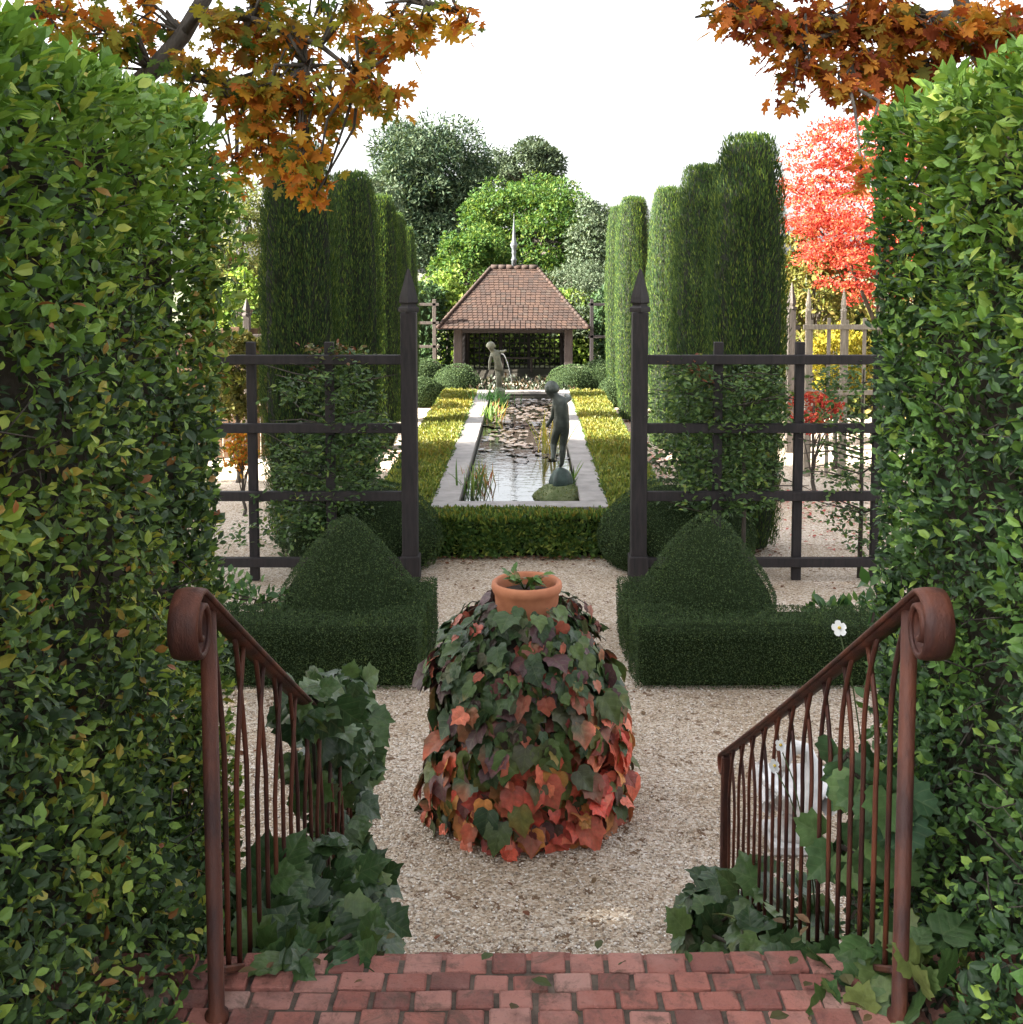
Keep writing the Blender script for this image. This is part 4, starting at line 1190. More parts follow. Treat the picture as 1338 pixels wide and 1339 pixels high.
# far statue: pale boy leaning over with a stretched arm, spouting water
FY = 21.2
fp = at(653, 509, FY)
o = thing('boy_statue', 'pale weathered statue of a boy with water spouting, far end of the pond', 'statue', (fp.x, FY, WZ))
k2 = 21.5/1400
def n2(px, py, y, r): return (((px-653)*k2, y, (fp.z-WZ)+(509-py)*k2), r)
nd = {
 'pel': n2(652.8, 482, .0, (.070, .066)), 'wst': n2(651.5, 475, .0, (.062, .056)), 'che': n2(649.5, 467, -.01, (.072, .058)), 'sho': n2(647.5, 462.5, -.02, (.056, .046)),
 'nek': n2(645, 459, -.03, .030), 'hd0': n2(643.2, 456.5, -.05, .046), 'hd1': n2(642.2, 453.5, -.06, .060), 'hd2': n2(642.2, 450.5, -.05, .05),
 'lsh': n2(643.3, 464.5, -.02, .030), 'lel': n2(640.8, 473.5, -.04, .024), 'lha': n2(640.3, 481, -.06, .018), 'lfi': n2(640.2, 484, -.07, .014),
 'rsh': n2(653.5, 460.5, -.02, .030), 'rel': n2(657.5, 459.8, -.08, .024), 'rwr': n2(661, 458.4, -.10, .019), 'rha': n2(662.6, 458, -.11, .020),
 'lhp': n2(650.8, 485, .0, .048), 'lkn': n2(651.8, 496, -.04, .034), 'lca': n2(651.2, 501, -.02, .030), 'lan': n2(650.8, 507, .0, .020), 'lto': n2(650.0, 509, -.07, .016),
 'rhp': n2(654.8, 485, .0, .048), 'rkn': n2(654, 496, -.02, .034), 'rca': n2(654.6, 501, .01, .030), 'ran': n2(655, 507, .02, .020), 'rto': n2(655.4, 509, -.05, .016)}
skin_body('body', nd, ed, M['bronze_pale'], o, 'pel')
head_piece('hair', np.array(nd['hd1'][0])+np.array([.0, .008, .012]), .092, (-.3, -.9, -.3), M['bronze_pale'], o)
mb = MB(); mb.box((.01, 0, (fp.z-WZ)/2-.05), (.20, .20, fp.z-WZ+.10), 0, 0, .02); q = mb.build('pedestal', M['bronze_pale']); q.parent = o
m, nt, b = new_mat('falling_water')
b.inputs["Base Color"].default_value = (.9, .92, .93, 1); b.inputs["Roughness"].default_value = .15; b.inputs["Transmission Weight"].default_value = .55; b.inputs["IOR"].default_value = 1.2
a0 = np.array(n2(656, 462, -.09, 0)[0])+np.array([fp.x, FY, WZ])
pts = [a0+np.array([.17*t+.05*t, -.10*t, .04*t-.70*t*t]) for t in np.linspace(0, 1.02, 14)]
mb = MB(); mb.tube(pts, np.linspace(.012, .007, 14), 7); q = mb.build('water_jet', m, loc=tuple(a0)); tag(q, 'thin jet of water falling from the pale statue into the pond', 'water jet')

# ================================================================ THE PAVILION
KP = 1.115
YP0, YP1 = 27.1, 31.1
xc = at(671, 430, YP0).x
EZ = at(671, 430, YP0).z; RZ = at(675, 351, 29.1).z
hwE = 1.72*KP; hwR = .56*KP; YR = 29.1
o = thing('garden_pavilion', 'small open timber garden pavilion with a hipped clay tile roof and lead finial', 'pavilion', (xc, 29.1, 0))
L = (xc, 29.1, 0)
def part(mb, name, mats, parent=None):
    q = mb.build(name, mats, loc=L); q.parent = parent or o; q.location = (0, 0, 0); return q
m, nt, b = new_mat('clay_roof_tile')
vec = objcoord(nt)
c = ramp(nt, [(0, (.012, .006, .0038)), (.35, (.028, .0115, .0065)), (.65, (.042, .0175, .0092)), (.88, (.056, .027, .015)), (1, (.030, .022, .016))], island(nt))
dk = ramp(nt, [(.45, (1, 1, 1)), (.66, (.58, .52, .50))], noise(nt, 2.2, 5, .65, vec))
nt.links.new(mixc(nt, .45, mixc(nt, 1.0, c, dk, 'MULTIPLY'), (.024, .0105, .0060)), b.inputs["Base Color"]); b.inputs["Roughness"].default_value = .85
bump(nt, b, noise(nt, 40, 4, .6, vec), .3, .006)
M['tile'] = m
mb = MB()
def slope(p00, p10, p01, p11, rows):
    """tiles in courses: eave from p00 to p10, top from p01 to p11"""
    p00, p10, p01, p11 = [np.array(p, float) for p in (p00, p10, p01, p11)]
    nn = np.cross(p10-p00, p01-p00); nn /= np.linalg.norm(nn)
    if nn[2] < 0: nn = -nn
    upd = ((p01+p11)-(p00+p10))/2; upL = np.linalg.norm(upd)
    for r in range(rows):
        t0, t1 = r/rows, (r+1.35)/rows
        a0_, b0_ = p00+(p01-p00)*t0, p10+(p11-p10)*t0
        a1_, b1_ = p00+(p01-p00)*min(t1, 1), p10+(p11-p10)*min(t1, 1)
        n = max(2, int(np.linalg.norm(b0_-a0_)/.13))
        off = .5*(r % 2)
        for i in range(-1, n+1):
            q0, q1 = (i+off)/n, (i+1+off)/n-.006
            q0, q1 = max(0, q0), min(1, q1)
            if q1-q0 < .004: continue
            lift = .022+rng.normal()*.003
            A0, B0 = a0_+(b0_-a0_)*q0+nn*lift, a0_+(b0_-a0_)*q1+nn*lift
            A1, B1 = a1_+(b1_-a1_)*q0+nn*.003, a1_+(b1_-a1_)*q1+nn*.003
            C0, D0 = A0-nn*.016, B0-nn*.016
            mb.add([A0, B0, B1, A1, C0, D0], [(0, 1, 2, 3), (4, 5, 1, 0), (4, 0, 3), (5, 2, 1)])
E = [(xc-hwE, YP0, EZ), (xc+hwE, YP0, EZ), (xc+hwE, YP1, EZ), (xc-hwE, YP1, EZ)]
Rg = [(xc-hwR, YR, RZ), (xc+hwR, YR, RZ)]
slope(E[0], E[1], Rg[0], Rg[1], 24); slope(E[1], E[2], Rg[1], Rg[1], 24); slope(E[2], E[3], Rg[1], Rg[0], 24); slope(E[3], E[0], Rg[0], Rg[0], 24)
for p, q_ in ((E[0], Rg[0]), (E[1], Rg[1]), (E[2], Rg[1]), (E[3], Rg[0])):
    p, q_ = np.array(p), np.array(q_)
    for i in range(20):
        s0 = p+(q_-p)*(i/20)+np.array([0, 0, .035]); s1 = p+(q_-p)*((i+1.2)/20)+np.array([0, 0, .02]); mb.tube([s0, s1], [.05, .042], 6)
for i in range(6):
    x0 = xc-hwR+2*hwR*i/6; mb.tube([(x0, YR, RZ+.03), (x0+2*hwR/6+.02, YR, RZ+.025)], [.075, .07], 8)
mb.add([(*p[:2], EZ-.02) for p in E]+[(Rg[0][0], YR, RZ-.03), (Rg[1][0], YR, RZ-.03)], [(0, 1, 5, 4), (1, 2, 5), (2, 3, 4, 5), (3, 0, 4)], 1)
roof = part(mb, 'roof', [M['tile'], M['wood_dark']])
mb = MB(); mb.lathe([(r_*.66, z_) for r_, z_ in [(.10, -.06), (.10, .16), (.13, .18), (.085, .22), (.07, .33), (.10, .37), (.085, .40), (.085, .48), (.15, .56), (.155, .59), (.09, .67), (.062, .83), (.030, 1.17), (.022, 1.22), (.028, 1.24), (.010, 1.27), (.006, 1.42), (0, 1.425)]], (xc, YR, RZ+.05), 14)
part(mb, 'finial', M['lead'], roof)
for x, y in ((-1.42, YP0+.35), (1.42, YP0+.35), (-1.42, YP1-.35), (1.42, YP1-.35)):
    mb = MB(); mb.box((xc+x, y, (EZ+.02)/2), (.21, .21, EZ+.02), 0, 0, .012); part(mb, 'post', M['postwood'])
mb = MB()
mb.box((xc, YP0+.35, EZ-.05), (2.62, .12, .14)); mb.box((xc, YP1-.35, EZ-.05), (2.62, .12, .14)); mb.box((xc-1.42, 29.1, EZ-.05), (.12, YP1-YP0-.9, .139)); mb.box((xc+1.42, 29.1, EZ-.05), (.12, YP1-YP0-.9, .139))
part(mb, 'beam', M['wood_dark'])
def lattice(mb, p0, p1, z0, z1, sp):
    p0, p1 = np.array(p0), np.array(p1); Ln = np.linalg.norm(p1-p0); d = (p1-p0)/Ln; rz = math.atan2(d[1], d[0]); nrm = np.array([-d[1], d[0]])
    for i in range(int(Ln/sp)+1):
        c_ = p0+d*(i*sp); mb.box((c_[0], c_[1], (z0+z1)/2), (.035, .018, z1-z0), rz)
    for i in range(int((z1-z0)/sp)+1):
        c_ = (p0+p1)/2+nrm*.0205; mb.box((c_[0], c_[1], z0+i*sp), (Ln, .018, .035), rz)
mb = MB(); lattice(mb, (xc-1.31, YP1-.35), (xc+1.31, YP1-.35), .06, EZ-.13, .145)
for x in (-.4, .4): mb.box((xc+x, YP1-.34, EZ/2-.05), (.09, .08, EZ-.12))
part(mb, 'lattice_back', M['wood_dark'])
mb = MB(); lattice(mb, (xc-1.42, YP0+.46), (xc-1.42, YP1-.46), .06, EZ-.13, .145); lattice(mb, (xc+1.42, YP0+.46), (xc+1.42, YP1-.46), .06, EZ-.13, .145)
part(mb, 'lattice_side', M['wood_dark'])
mb = MB(); mb.box((xc, 29.1, .02), (2.8, 3.2, .05), 0, 0, .01); part(mb, 'floor_slab', M['pondwall'])
bn = thing('garden_bench', 'plain wooden bench standing inside the pavilion', 'bench', (xc+.08, 29.7, .045))
mb = MB(); mb.box((0, -.10, .40), (1.1, .13, .035), 0, 0, .005); mb.box((0, .06, .40), (1.1, .13, .035), 0, 0, .005); q = mb.build('seat', M['ferrous']); q.parent = bn
for x in (-.40, .40):
    mb = MB(); mb.box((x, -.02, .19), (.06, .28, .38), 0, 0, .006); q = mb.build('leg', M['ferrous']); q.parent = bn

# ================================================================ THE TWO ROWS OF CLIPPED CYPRESS
def cypress_mesh(seed, top=.56):
    prof = [(.30, .05), (.345, .35), (.385, .9), (.405, 1.6), (.41, 2.4), (.405, 2.9), (.385, 3.35), (.35, 3.75), (.30, 4.05), (.262, 4.22), (.235, 4.255), (0, 4.25)]
    mb = MB()
    mb.lathe([(r*.90, z*.992) for r, z in prof], (0, 0, 0), 26, 1, True, .025)
    P, N = rev_pts(prof, 44000, (0, 0, 0))
    ang = np.arctan2(P[:, 1], P[:, 0])
    # upright ribs of growth, as a clipped cypress shows
    ribs = .026*np.sin(ang*13+1.4*np.sin(P[:, 2]*1.3+seed))*np.sin(ang*3+seed)+.012*np.sin(ang*27+P[:, 2]*.8)+.028*wob(P*np.array([1, 1, .35]), 6, seed)+.02*wob(P, 3, seed+1)
    rz = np.clip((4.3-P[:, 2])/.5, .3, 1)
    P = P+N*(ribs*rz+.02*rng.normal(size=len(P)))[:, None]
    g = unit(len(P))
    T = N*.32+np.array([0, 0, 1.0])+g*.36
    mb.scatter(SPRAY, P, T, N+g*.6, rng.uniform(.028, .075, len(P)), 0, rng.uniform(.4, .85, len(P)))
    return mb
def cypress(mesh_src, x, y, w, h, rz, label, group):
    o = thing('clipped_cypress', label, 'cypress', (x, y, 0), group, rz)
    if mesh_src[0] is None:
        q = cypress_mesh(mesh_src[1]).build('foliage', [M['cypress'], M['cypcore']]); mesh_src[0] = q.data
    else:
        q = bpy.data.objects.new('foliage', mesh_src[0]); COL.objects.link(q)
    q.parent = o; q.scale = (w/.87, w/.87, h/4.25)
    mb = MB(); mb.tube([(0, 0, -.02), (0, 0, .3)], [.06, .05], 8); t_ = mb.build('trunk', M['bark']); t_.parent = o
    return o
msA, msB = [None, 1], [None, 5]
for i, (px, Y, w, py, src, rz, lab) in enumerate((
        (980, 11.1, .81, 185, msA, .4, 'nearest and widest clipped cypress of the right row, reddish tuft on its side'),
        (921, 14.3, .80, 222, msB, 2.0, 'second clipped cypress from the front in the right row'),
        (876, 17.4, .72, 250, msA, 3.1, 'third clipped cypress in the right row, lit yellow on its left side'),
        (829, 20.5, .70, 262, msB, 4.4, 'fourth clipped cypress in the right row, behind the pointed trellis post'),
        (811, 23.5, .62, 274, msA, 5.3, 'farthest clipped cypress of the right row, next to the pavilion'))):
    p = at(px, py, Y); cypress(src, p.x, Y, w, p.z, rz, lab, 'clipped cypresses of the right row')
for i, (px, Y, w, py, src, rz, lab) in enumerate((
        (388, 11.1, .79, 193, msB, 1.0, 'nearest and widest clipped cypress of the left row, oak leaves hanging before it'),
        (458, 14.3, .78, 232, msA, 2.6, 'second clipped cypress from the front in the left row'),
        (494, 17.4, .72, 260, msB, 3.3, 'third clipped cypress from the front in the left row'),
        (513, 20.5, .66, 282, msA, 5.0, 'fourth clipped cypress in the left row, narrow slice showing'),
        (529, 23.5, .60, 300, msB, .2, 'farthest clipped cypress of the left row, beside the pointed trellis post'))):
    p = at(px, py, Y); cypress(src, p.x, Y, w, p.z, rz, lab, 'clipped cypresses of the left row')

# ================================================================ TREES AND SHRUBS BEYOND
def tree(name, label, cat, base, trunk_h, trunk_r, crown_c, crown_r, clumps, per, leaf, tmpl, mat, seed, clump_r=.28, droop=.1, shape='ball', flat=.75, limbs=14, group=None, barkm='bark', gap=0.0, lean=(0, 0), inner=.35):
    rr = np.random.default_rng(seed)
    o = thing(name, label, cat, (*base, 0), group)
    L = (*base, 0)
    cc = np.array(crown_c, float); cr = np.array(crown_r, float)
    # clump centres
    C_ = []
    while len(C_) < clumps:
        g = rr.normal(size=3); g /= np.linalg.norm(g)
        r = inner+(1-inner)*rr.random()**.45
        p = g*r
        if shape == 'cone':
            z = rr.uniform(-1, 1); k = (1-(z+1)/2)**.75*.95+.10; a = rr.uniform(0, 6.28); q = rr.random()**.4
            p = np.array([math.cos(a)*k*q, math.sin(a)*k*q, z])
        C_.append(cc+p*cr*(1-.12*rr.random()))
    C_ = np.array(C_)
    mean = float(np.mean(cr))
    mb = MB()
    Ps = []; Ns = []
    for c_ in C_:
        R_ = clump_r*mean*rr.uniform(.55, 1.25)
        n = int(per*rr.uniform(.6, 1.3))
        g = rr.normal(size=(n, 3)); g /= np.linalg.norm(g, axis=1, keepdims=True)
        g[:, 2] = np.where(g[:, 2] < -.3, -g[:, 2], g[:, 2])
        r = R_*(.45+.55*rr.random(n)**.5)
        Ps.append(c_+g*r[:, None]*np.array([1, 1, flat])); Ns.append(g)
    P = np.concatenate(Ps); N = np.concatenate(Ns); n = len(P)
    T = N*.6+np.array([0, 0, -droop])+.7*rr.normal(size=(n, 3))
    mb.scatter(tmpl, P, T, N*.7+np.array([0, 0, .5])+.6*rr.normal(size=(n, 3)), rr.uniform(leaf[0], leaf[1], n), 0, rr.uniform(.8, 1.25, n))
    q = mb.build('crown', M[mat] if isinstance(mat, str) else mat, loc=L); q.parent = o; q.location = (0, 0, 0)
    mb = MB()
    top = np.array([cc[0], cc[1], cc[2]+cr[2]*.45])
    b0 = np.array([base[0], base[1], -.05]); m1 = np.array([base[0]+lean[0]*.5, base[1]+lean[1]*.5, trunk_h])
    mb.tube([b0, b0*.5+m1*.5+np.array([.03, 0, 0]), m1, (m1+top)/2, top], [trunk_r*1.25, trunk_r, trunk_r*.85, trunk_r*.5, trunk_r*.15], 9)
    for k in range(min(limbs, clumps)):
        e = C_[rr.integers(clumps)]
        s = m1+(top-m1)*rr.uniform(0, .7)
        mid = (s+e)/2+np.array([0, 0, .08*mean])+rr.normal(size=3)*.05*mean
        mb.tube([s, mid, e], [trunk_r*.4, trunk_r*.25, trunk_r*.08], 6)
    q = mb.build('trunk', M[barkm], loc=L); q.parent = o; q.location = (0, 0, 0)
    return o
def lm(name, *cols, trans=.3, rough=.5, **k):
    st = [(i/(len(cols)-1), c) for i, c in enumerate(cols)]
    k.setdefault('spec', .12)
    M[name] = leaf_mat(name, st, max(rough, .6), trans, **k); return name
lm('conifer_leaf', (0.016, 0.034, 0.021), (0.032, 0.056, 0.034), (0.060, 0.088, 0.048), (0.088, 0.112, 0.064), trans=.2)
lm('pine_leaf', (0.028, 0.044, 0.028), (0.048, 0.068, 0.040), (0.080, 0.104, 0.056), trans=.2)
lm('walnut_leaf', (0.023, 0.058, 0.014), (0.042, 0.093, 0.022), (0.068, 0.124, 0.025), (0.114, 0.149, 0.029), trans=.35, patch=[(0, (0.073, 0.105, 0.022)), (.7, (0.135, 0.149, 0.029)), (1, (0.186, 0.136, 0.029))], pscale=.35, pthr=(.6, .72))
lm('sunny_leaf', (0.080, 0.152, 0.024), (0.144, 0.216, 0.040), (0.240, 0.288, 0.080), trans=.35)
lm('olive_leaf', (0.043, 0.068, 0.037), (0.074, 0.102, 0.062), (0.118, 0.143, 0.093), trans=.2)
lm('dark_leaf', (.016, .036, .016), (.03, .06, .024), (.05, .09, .03), trans=.15)
lm('willow_leaf', (0.075, 0.112, 0.030), (0.135, 0.158, 0.053), (0.225, 0.210, 0.090), trans=.35)
lm('maple_red', (.30, .030, .026), (.40, .050, .038), (.46, .092, .056), (.44, .18, .07), trans=.40, tint=(1, .75, .6))
lm('ochre_leaf', (.08, .10, .025), (.14, .14, .035), (.20, .16, .05), trans=.3)
lm('yellow_leaf', (0.180, 0.180, 0.022), (0.315, 0.270, 0.030), (0.390, 0.300, 0.045), trans=.35)
lm('oak_left', (0.323, 0.096, 0.028), (0.494, 0.183, 0.033), (0.602, 0.280, 0.045), (0.537, 0.344, 0.050), (0.258, 0.268, 0.045), (0.119, 0.172, 0.040), trans=.64, rough=.5, tint=(1, .85, .5), patch=[(0, (0.053, 0.119, 0.033)), (.5, (0.107, 0.183, 0.040)), (.75, (0.258, 0.280, 0.045)), (1, (0.452, 0.258, 0.045))], pscale=1.7, pthr=(.52, .60))
lm('oak_right', (0.165, 0.041, 0.022), (0.289, 0.074, 0.027), (0.433, 0.138, 0.031), (0.516, 0.216, 0.038), (0.433, 0.246, 0.038), (0.124, 0.138, 0.032), trans=.55, rough=.5, tint=(1, .85, .5))

def bgtree(px, pyt, pyb, wpx, Y, **k):
    """place a crown from its outline in the photograph at a chosen distance"""
    t = at(px, pyt, Y); b_ = at(px, pyb, Y); w = wpx*Y/F/2
    return dict(base=(t.x, Y), crown_c=(t.x, Y, (t.z+b_.z)/2), crown_r=(w, w, (t.z-b_.z)/2), **k)
tree('conifer_tree', 'big dark blue green conifer left behind the pavilion', 'tree', **bgtree(563, 150, 375, 170, 72), trunk_h=4, trunk_r=.45, clumps=260, per=240, leaf=(.20, .42), tmpl=SPRAY, mat='conifer_leaf', seed=51, clump_r=.26, flat=1.1, inner=.3)
tree('pine_tree', 'far grey green round topped pine above the pavilion finial', 'tree', **bgtree(690, 185, 262, 100, 82), trunk_h=8, trunk_r=.35, clumps=70, per=200, leaf=(.22, .42), tmpl=SPRAY, mat='pine_leaf', seed=52, clump_r=.36)
tree('walnut_tree', 'broad light green tree with yellowing top right behind the pavilion roof', 'tree', **bgtree(700, 238, 415, 205, 54), trunk_h=3, trunk_r=.30, clumps=190, per=240, leaf=(.13, .24), tmpl=OVAL, mat='walnut_leaf', seed=53, clump_r=.25)
tree('broadleaf_tree', 'light green tree between the conifer and the pavilion roof', 'tree', **bgtree(618, 292, 420, 105, 48), trunk_h=1.8, trunk_r=.16, clumps=90, per=170, leaf=(.12, .22), tmpl=OVAL, mat='walnut_leaf', seed=66, clump_r=.30)
tree('broadleaf_tree', 'mid green tree close behind the far cypresses of the right row', 'tree', **bgtree(782, 258, 420, 75, 50), trunk_h=1.8, trunk_r=.16, clumps=80, per=170, leaf=(.12, .22), tmpl=OVAL, mat='olive_leaf', seed=67, clump_r=.32)
tree('bright_shrub', 'sunlit yellow green shrub left of the pavilion roof', 'shrub', **bgtree(585, 355, 445, 90, 32.0), trunk_h=.9, trunk_r=.06, clumps=50, per=70, leaf=(.10, .18), tmpl=OVAL, mat='sunny_leaf', seed=54, clump_r=.34)
tree('olive_tree', 'grey green olive like tree right of the pavilion roof', 'tree', **bgtree(750, 340, 470, 120, 33), trunk_h=1.0, trunk_r=.08, clumps=80, per=170, leaf=(.06, .13), tmpl=SPRAY, mat='olive_leaf', seed=55, clump_r=.30)
tree('broadleaf_tree', 'mid green tree behind the left cypress row, thin twigs above', 'tree', **bgtree(468, 225, 430, 120, 33), trunk_h=1.6, trunk_r=.12, clumps=90, per=90, leaf=(.10, .20), tmpl=OVAL, mat='olive_leaf', seed=56, clump_r=.28)
tree('broadleaf_tree', 'pale feathery tree seen between the left tall hedge and the cypresses', 'tree', **bgtree(312, 235, 395, 110, 20), trunk_h=1.5, trunk_r=.09, clumps=90, per=80, leaf=(.07, .14), tmpl=SPRAY, mat='willow_leaf', seed=57, clump_r=.27, droop=.5)
tree('bright_shrub', 'yellow green shrub low behind the left boundary fence', 'shrub', **bgtree(312, 350, 470, 80, 18.5), trunk_h=.6, trunk_r=.04, clumps=50, per=60, leaf=(.07, .13), tmpl=OVAL, mat='sunny_leaf', seed=58, clump_r=.3)
tree('maple_tree', 'vivid coral red maple tree behind the right tall hedge', 'tree', **bgtree(1158, 120, 405, 275, 18.2), trunk_h=1.5, trunk_r=.10, clumps=270, per=130, leaf=(.045, .085), tmpl=OVAL, mat='maple_red', seed=59, clump_r=.20, flat=.45)
tree('ochre_shrub', 'olive brown leafy shrub under the red maple', 'shrub', **bgtree(1065, 305, 470, 130, 19.6), trunk_h=.7, trunk_r=.06, clumps=80, per=80, leaf=(.07, .13), tmpl=OVAL, mat='ochre_leaf', seed=60, clump_r=.26)
tree('yellow_shrub', 'golden yellow shrub low behind the right boundary fence', 'shrub', **bgtree(1095, 430, 520, 95, 15.6), trunk_h=.4, trunk_r=.04, clumps=50, per=60, leaf=(.05, .10), tmpl=OVAL, mat='yellow_leaf', seed=61, clump_r=.3)
tree('red_shrub', 'low shrub with coral leaves behind the right trellis uprights', 'shrub', **bgtree(1065, 510, 565, 70, 13.6), trunk_h=.2, trunk_r=.03, clumps=26, per=30, leaf=(.05, .09), tmpl=OVAL, mat='maple_red', seed=62, clump_r=.3)
tree('ochre_shrub', 'yellow green shrub before the left boundary fence, behind the left trellis', 'shrub', **bgtree(308, 425, 560, 75, 14.6), trunk_h=.4, trunk_r=.04, clumps=60, per=90, leaf=(.05, .10), tmpl=OVAL, mat='ochre_leaf', seed=64, clump_r=.28)
tree('orange_shrub', 'small orange tinted shrub low by the left tall hedge', 'shrub', **bgtree(316, 560, 628, 46, 12.6), trunk_h=.2, trunk_r=.02, clumps=22, per=40, leaf=(.04, .08), tmpl=OVAL, mat='oak_left', seed=65, clump_r=.32)
# unseen poplars added on the left to shade the near half of the court
for i, (x, y, h, r) in enumerate(((-10.4, -.6, 13.6, 2.7), (-10.6, 3.6, 14.2, 2.8), (-11.0, 7.6, 14.0, 2.8), (-11.4, 11.0, 13.6, 2.1))):
    tree('poplar_tree', ['tall dark poplar beyond the left hedge, nearest to the landing', 'tall dark poplar beyond the left hedge, level with the creeper mound', 'tall dark poplar beyond the left hedge, level with the trellis', 'tall dark poplar beyond the left hedge, level with the near end of the pond'][i], 'tree',
         base=(x, y), crown_c=(x, y, h/2+.5), crown_r=(r, r, h/2-.4), trunk_h=2.0, trunk_r=.18, clumps=300, per=80, leaf=(.18, .34), tmpl=OVAL, mat='dark_leaf', seed=90+i, clump_r=.24, inner=.1, group='poplars left of the garden')
# tall dark hedge closing the garden behind the pavilion, in two lengths
def back_hedge(x0, x1, y, h, label, mat='dark_leaf', seed=1):
    mb = MB(); mb.box(((x0+x1)/2, y+.6, h/2-.08), (x1-x0-.1, 1.0, h-.16), 0, 1)
    P, N = box_pts(x0, x1, y, y+1.2, 0, h, 'yZxX', 210)
    P += N*(.16*wob(P, 1.5, seed)+.08*rng.normal(size=len(P)))[:, None]
    n = len(P)
    mb.scatter(OVAL, P, N*.5+unit(n)*.8+np.array([0, 0, .2]), N+unit(n)*.6+np.array([0, 0, .4]), rng.uniform(.10, .20, n), 0)
    return tag(mb.build('dark_hedge', [M[mat], M['boxcore']], loc=((x0+x1)/2, y+.6, 0)), label, 'hedge')
back_hedge(-9.5, -2.6, 30.2, 2.35, 'dark hedge behind the rail fence left of the pavilion', seed=4)
back_hedge(-2.5, 2.0, 32.4, 2.1, 'green hedge seen through the pavilion lattice', 'sunny_leaf', seed=5)
back_hedge(2.1, 9.5, 30.2, 2.2, 'dark hedge behind the rail fence right of the pavilion', 'dark_leaf', seed=6)
back_hedge(-10.5, -7.2, 19.8, 1.9, 'mid green hedge behind the left boundary fence', 'olive_leaf', seed=7)
back_hedge(5.2, 11.5, 21.0, 2.3, 'olive brown hedge behind the right boundary fence', 'ochre_leaf', seed=8)

# ---- boundary fences
def rail_fence(name, label, x0, x1, y, h, posts, rails, mat, fin=0.0, pickets=0, pr=.045):
    o = thing(name, label, 'fence', ((x0+x1)/2, y, 0)); L = ((x0+x1)/2, y, 0)
    def part(mb, nm):
        q = mb.build(nm, M[mat], loc=L); q.parent = o; q.location = (0, 0, 0); return q
    for x in posts:
        mb = MB(); mb.box((x, y, h/2), (pr*2, pr*2, h), 0, 0, .006)
        if fin: mb.lathe([(pr*1.5, h+.001), (pr*1.5, h+.03), (pr*.9, h+.04), (pr*1.3, h+.09), (.006, h+fin), (0, h+fin)], (x, y, 0), 4, 0, False)
        part(mb, 'post')
    for z in rails:
        mb = MB(); mb.box(((x0+x1)/2, y-.03, z), (x1-x0, .03, .07), 0, 0, .005); part(mb, 'rail')
    for i in range(pickets):
        x = x0+(x1-x0)*(i+.5)/pickets
        mb = MB(); mb.box((x, y+.022, (h-.12)/2), (.05, .025, h-.12+.05*(i % 2)), 0, 0, .004); part(mb, 'picket')
    return o
rail_fence('rail_fence', 'dark post and rail fence left of the pavilion', -6.8, -2.25, 27.2, 2.15, [-6.6, -5.1, -3.6, at(568, 400, 27.2).x], [2.02, 1.55, .95, .35], 'ferrous')
rail_fence('rail_fence', 'dark post and rail fence right of the pavilion', 1.55, 6.6, 27.2, 2.15, [at(774, 400, 27.2).x, 3.1, 4.6, 6.1], [2.02, 1.2, .5], 'wood_dark')
M['sunwood'] = plain_mat('pale_weathered_timber', (0.176, 0.144, 0.108), (0.304, 0.264, 0.208), 10, .75, .3, 40, stretch=(4, 4, .6))  # timber colour paled to stand for sunlight on dark fence wood
y = 15.0
rail_fence('picket_fence', 'pale weathered picket fence with pointed posts under the red maple', at(1050, 420, y).x, at(1260, 420, y).x, y, 2.34, [at(1057, 420, y).x, at(1103, 420, y).x, at(1160, 420, y).x, at(1220, 420, y).x], [2.12, 1.2], 'sunwood', .32, 9, .032)
rail_fence('picket_fence', 'weathered fence post and rails showing beside the nearest right cypress', at(1031, 420, 17).x-.35, at(1036, 420, 17).x+.12, 17, 2.30, [at(1035, 420, 17).x], [2.0, 1.1], 'ferrous', .42, 0, .06)
y = 16.4
M['orangewood'] = plain_mat('orange_brown_boards', (0.070, 0.036, 0.021), (0.140, 0.081, 0.042), 8, .75, .3, 30, stretch=(4, 4, .5))
o = rail_fence('board_fence', 'orange brown board fence with one grey post, left boundary', at(200, 420, y).x, at(350, 420, y).x, y, 2.22, [at(323, 420, y).x], [1.9, .9], 'ferrous', .26, 0, .05)
x0, x1 = at(200, 420, y).x, at(350, 420, y).x
for i in range(12):
    x = x0+(x1-x0)*(i+.5)/12
    mb = MB(); mb.box((x-(x0+x1)/2, .03, 1.0+.02*(i % 3)), ((x1-x0)/12-.012, .022, 2.0), 0, 0, .003); q = mb.build('board', M['orangewood']); q.parent = o

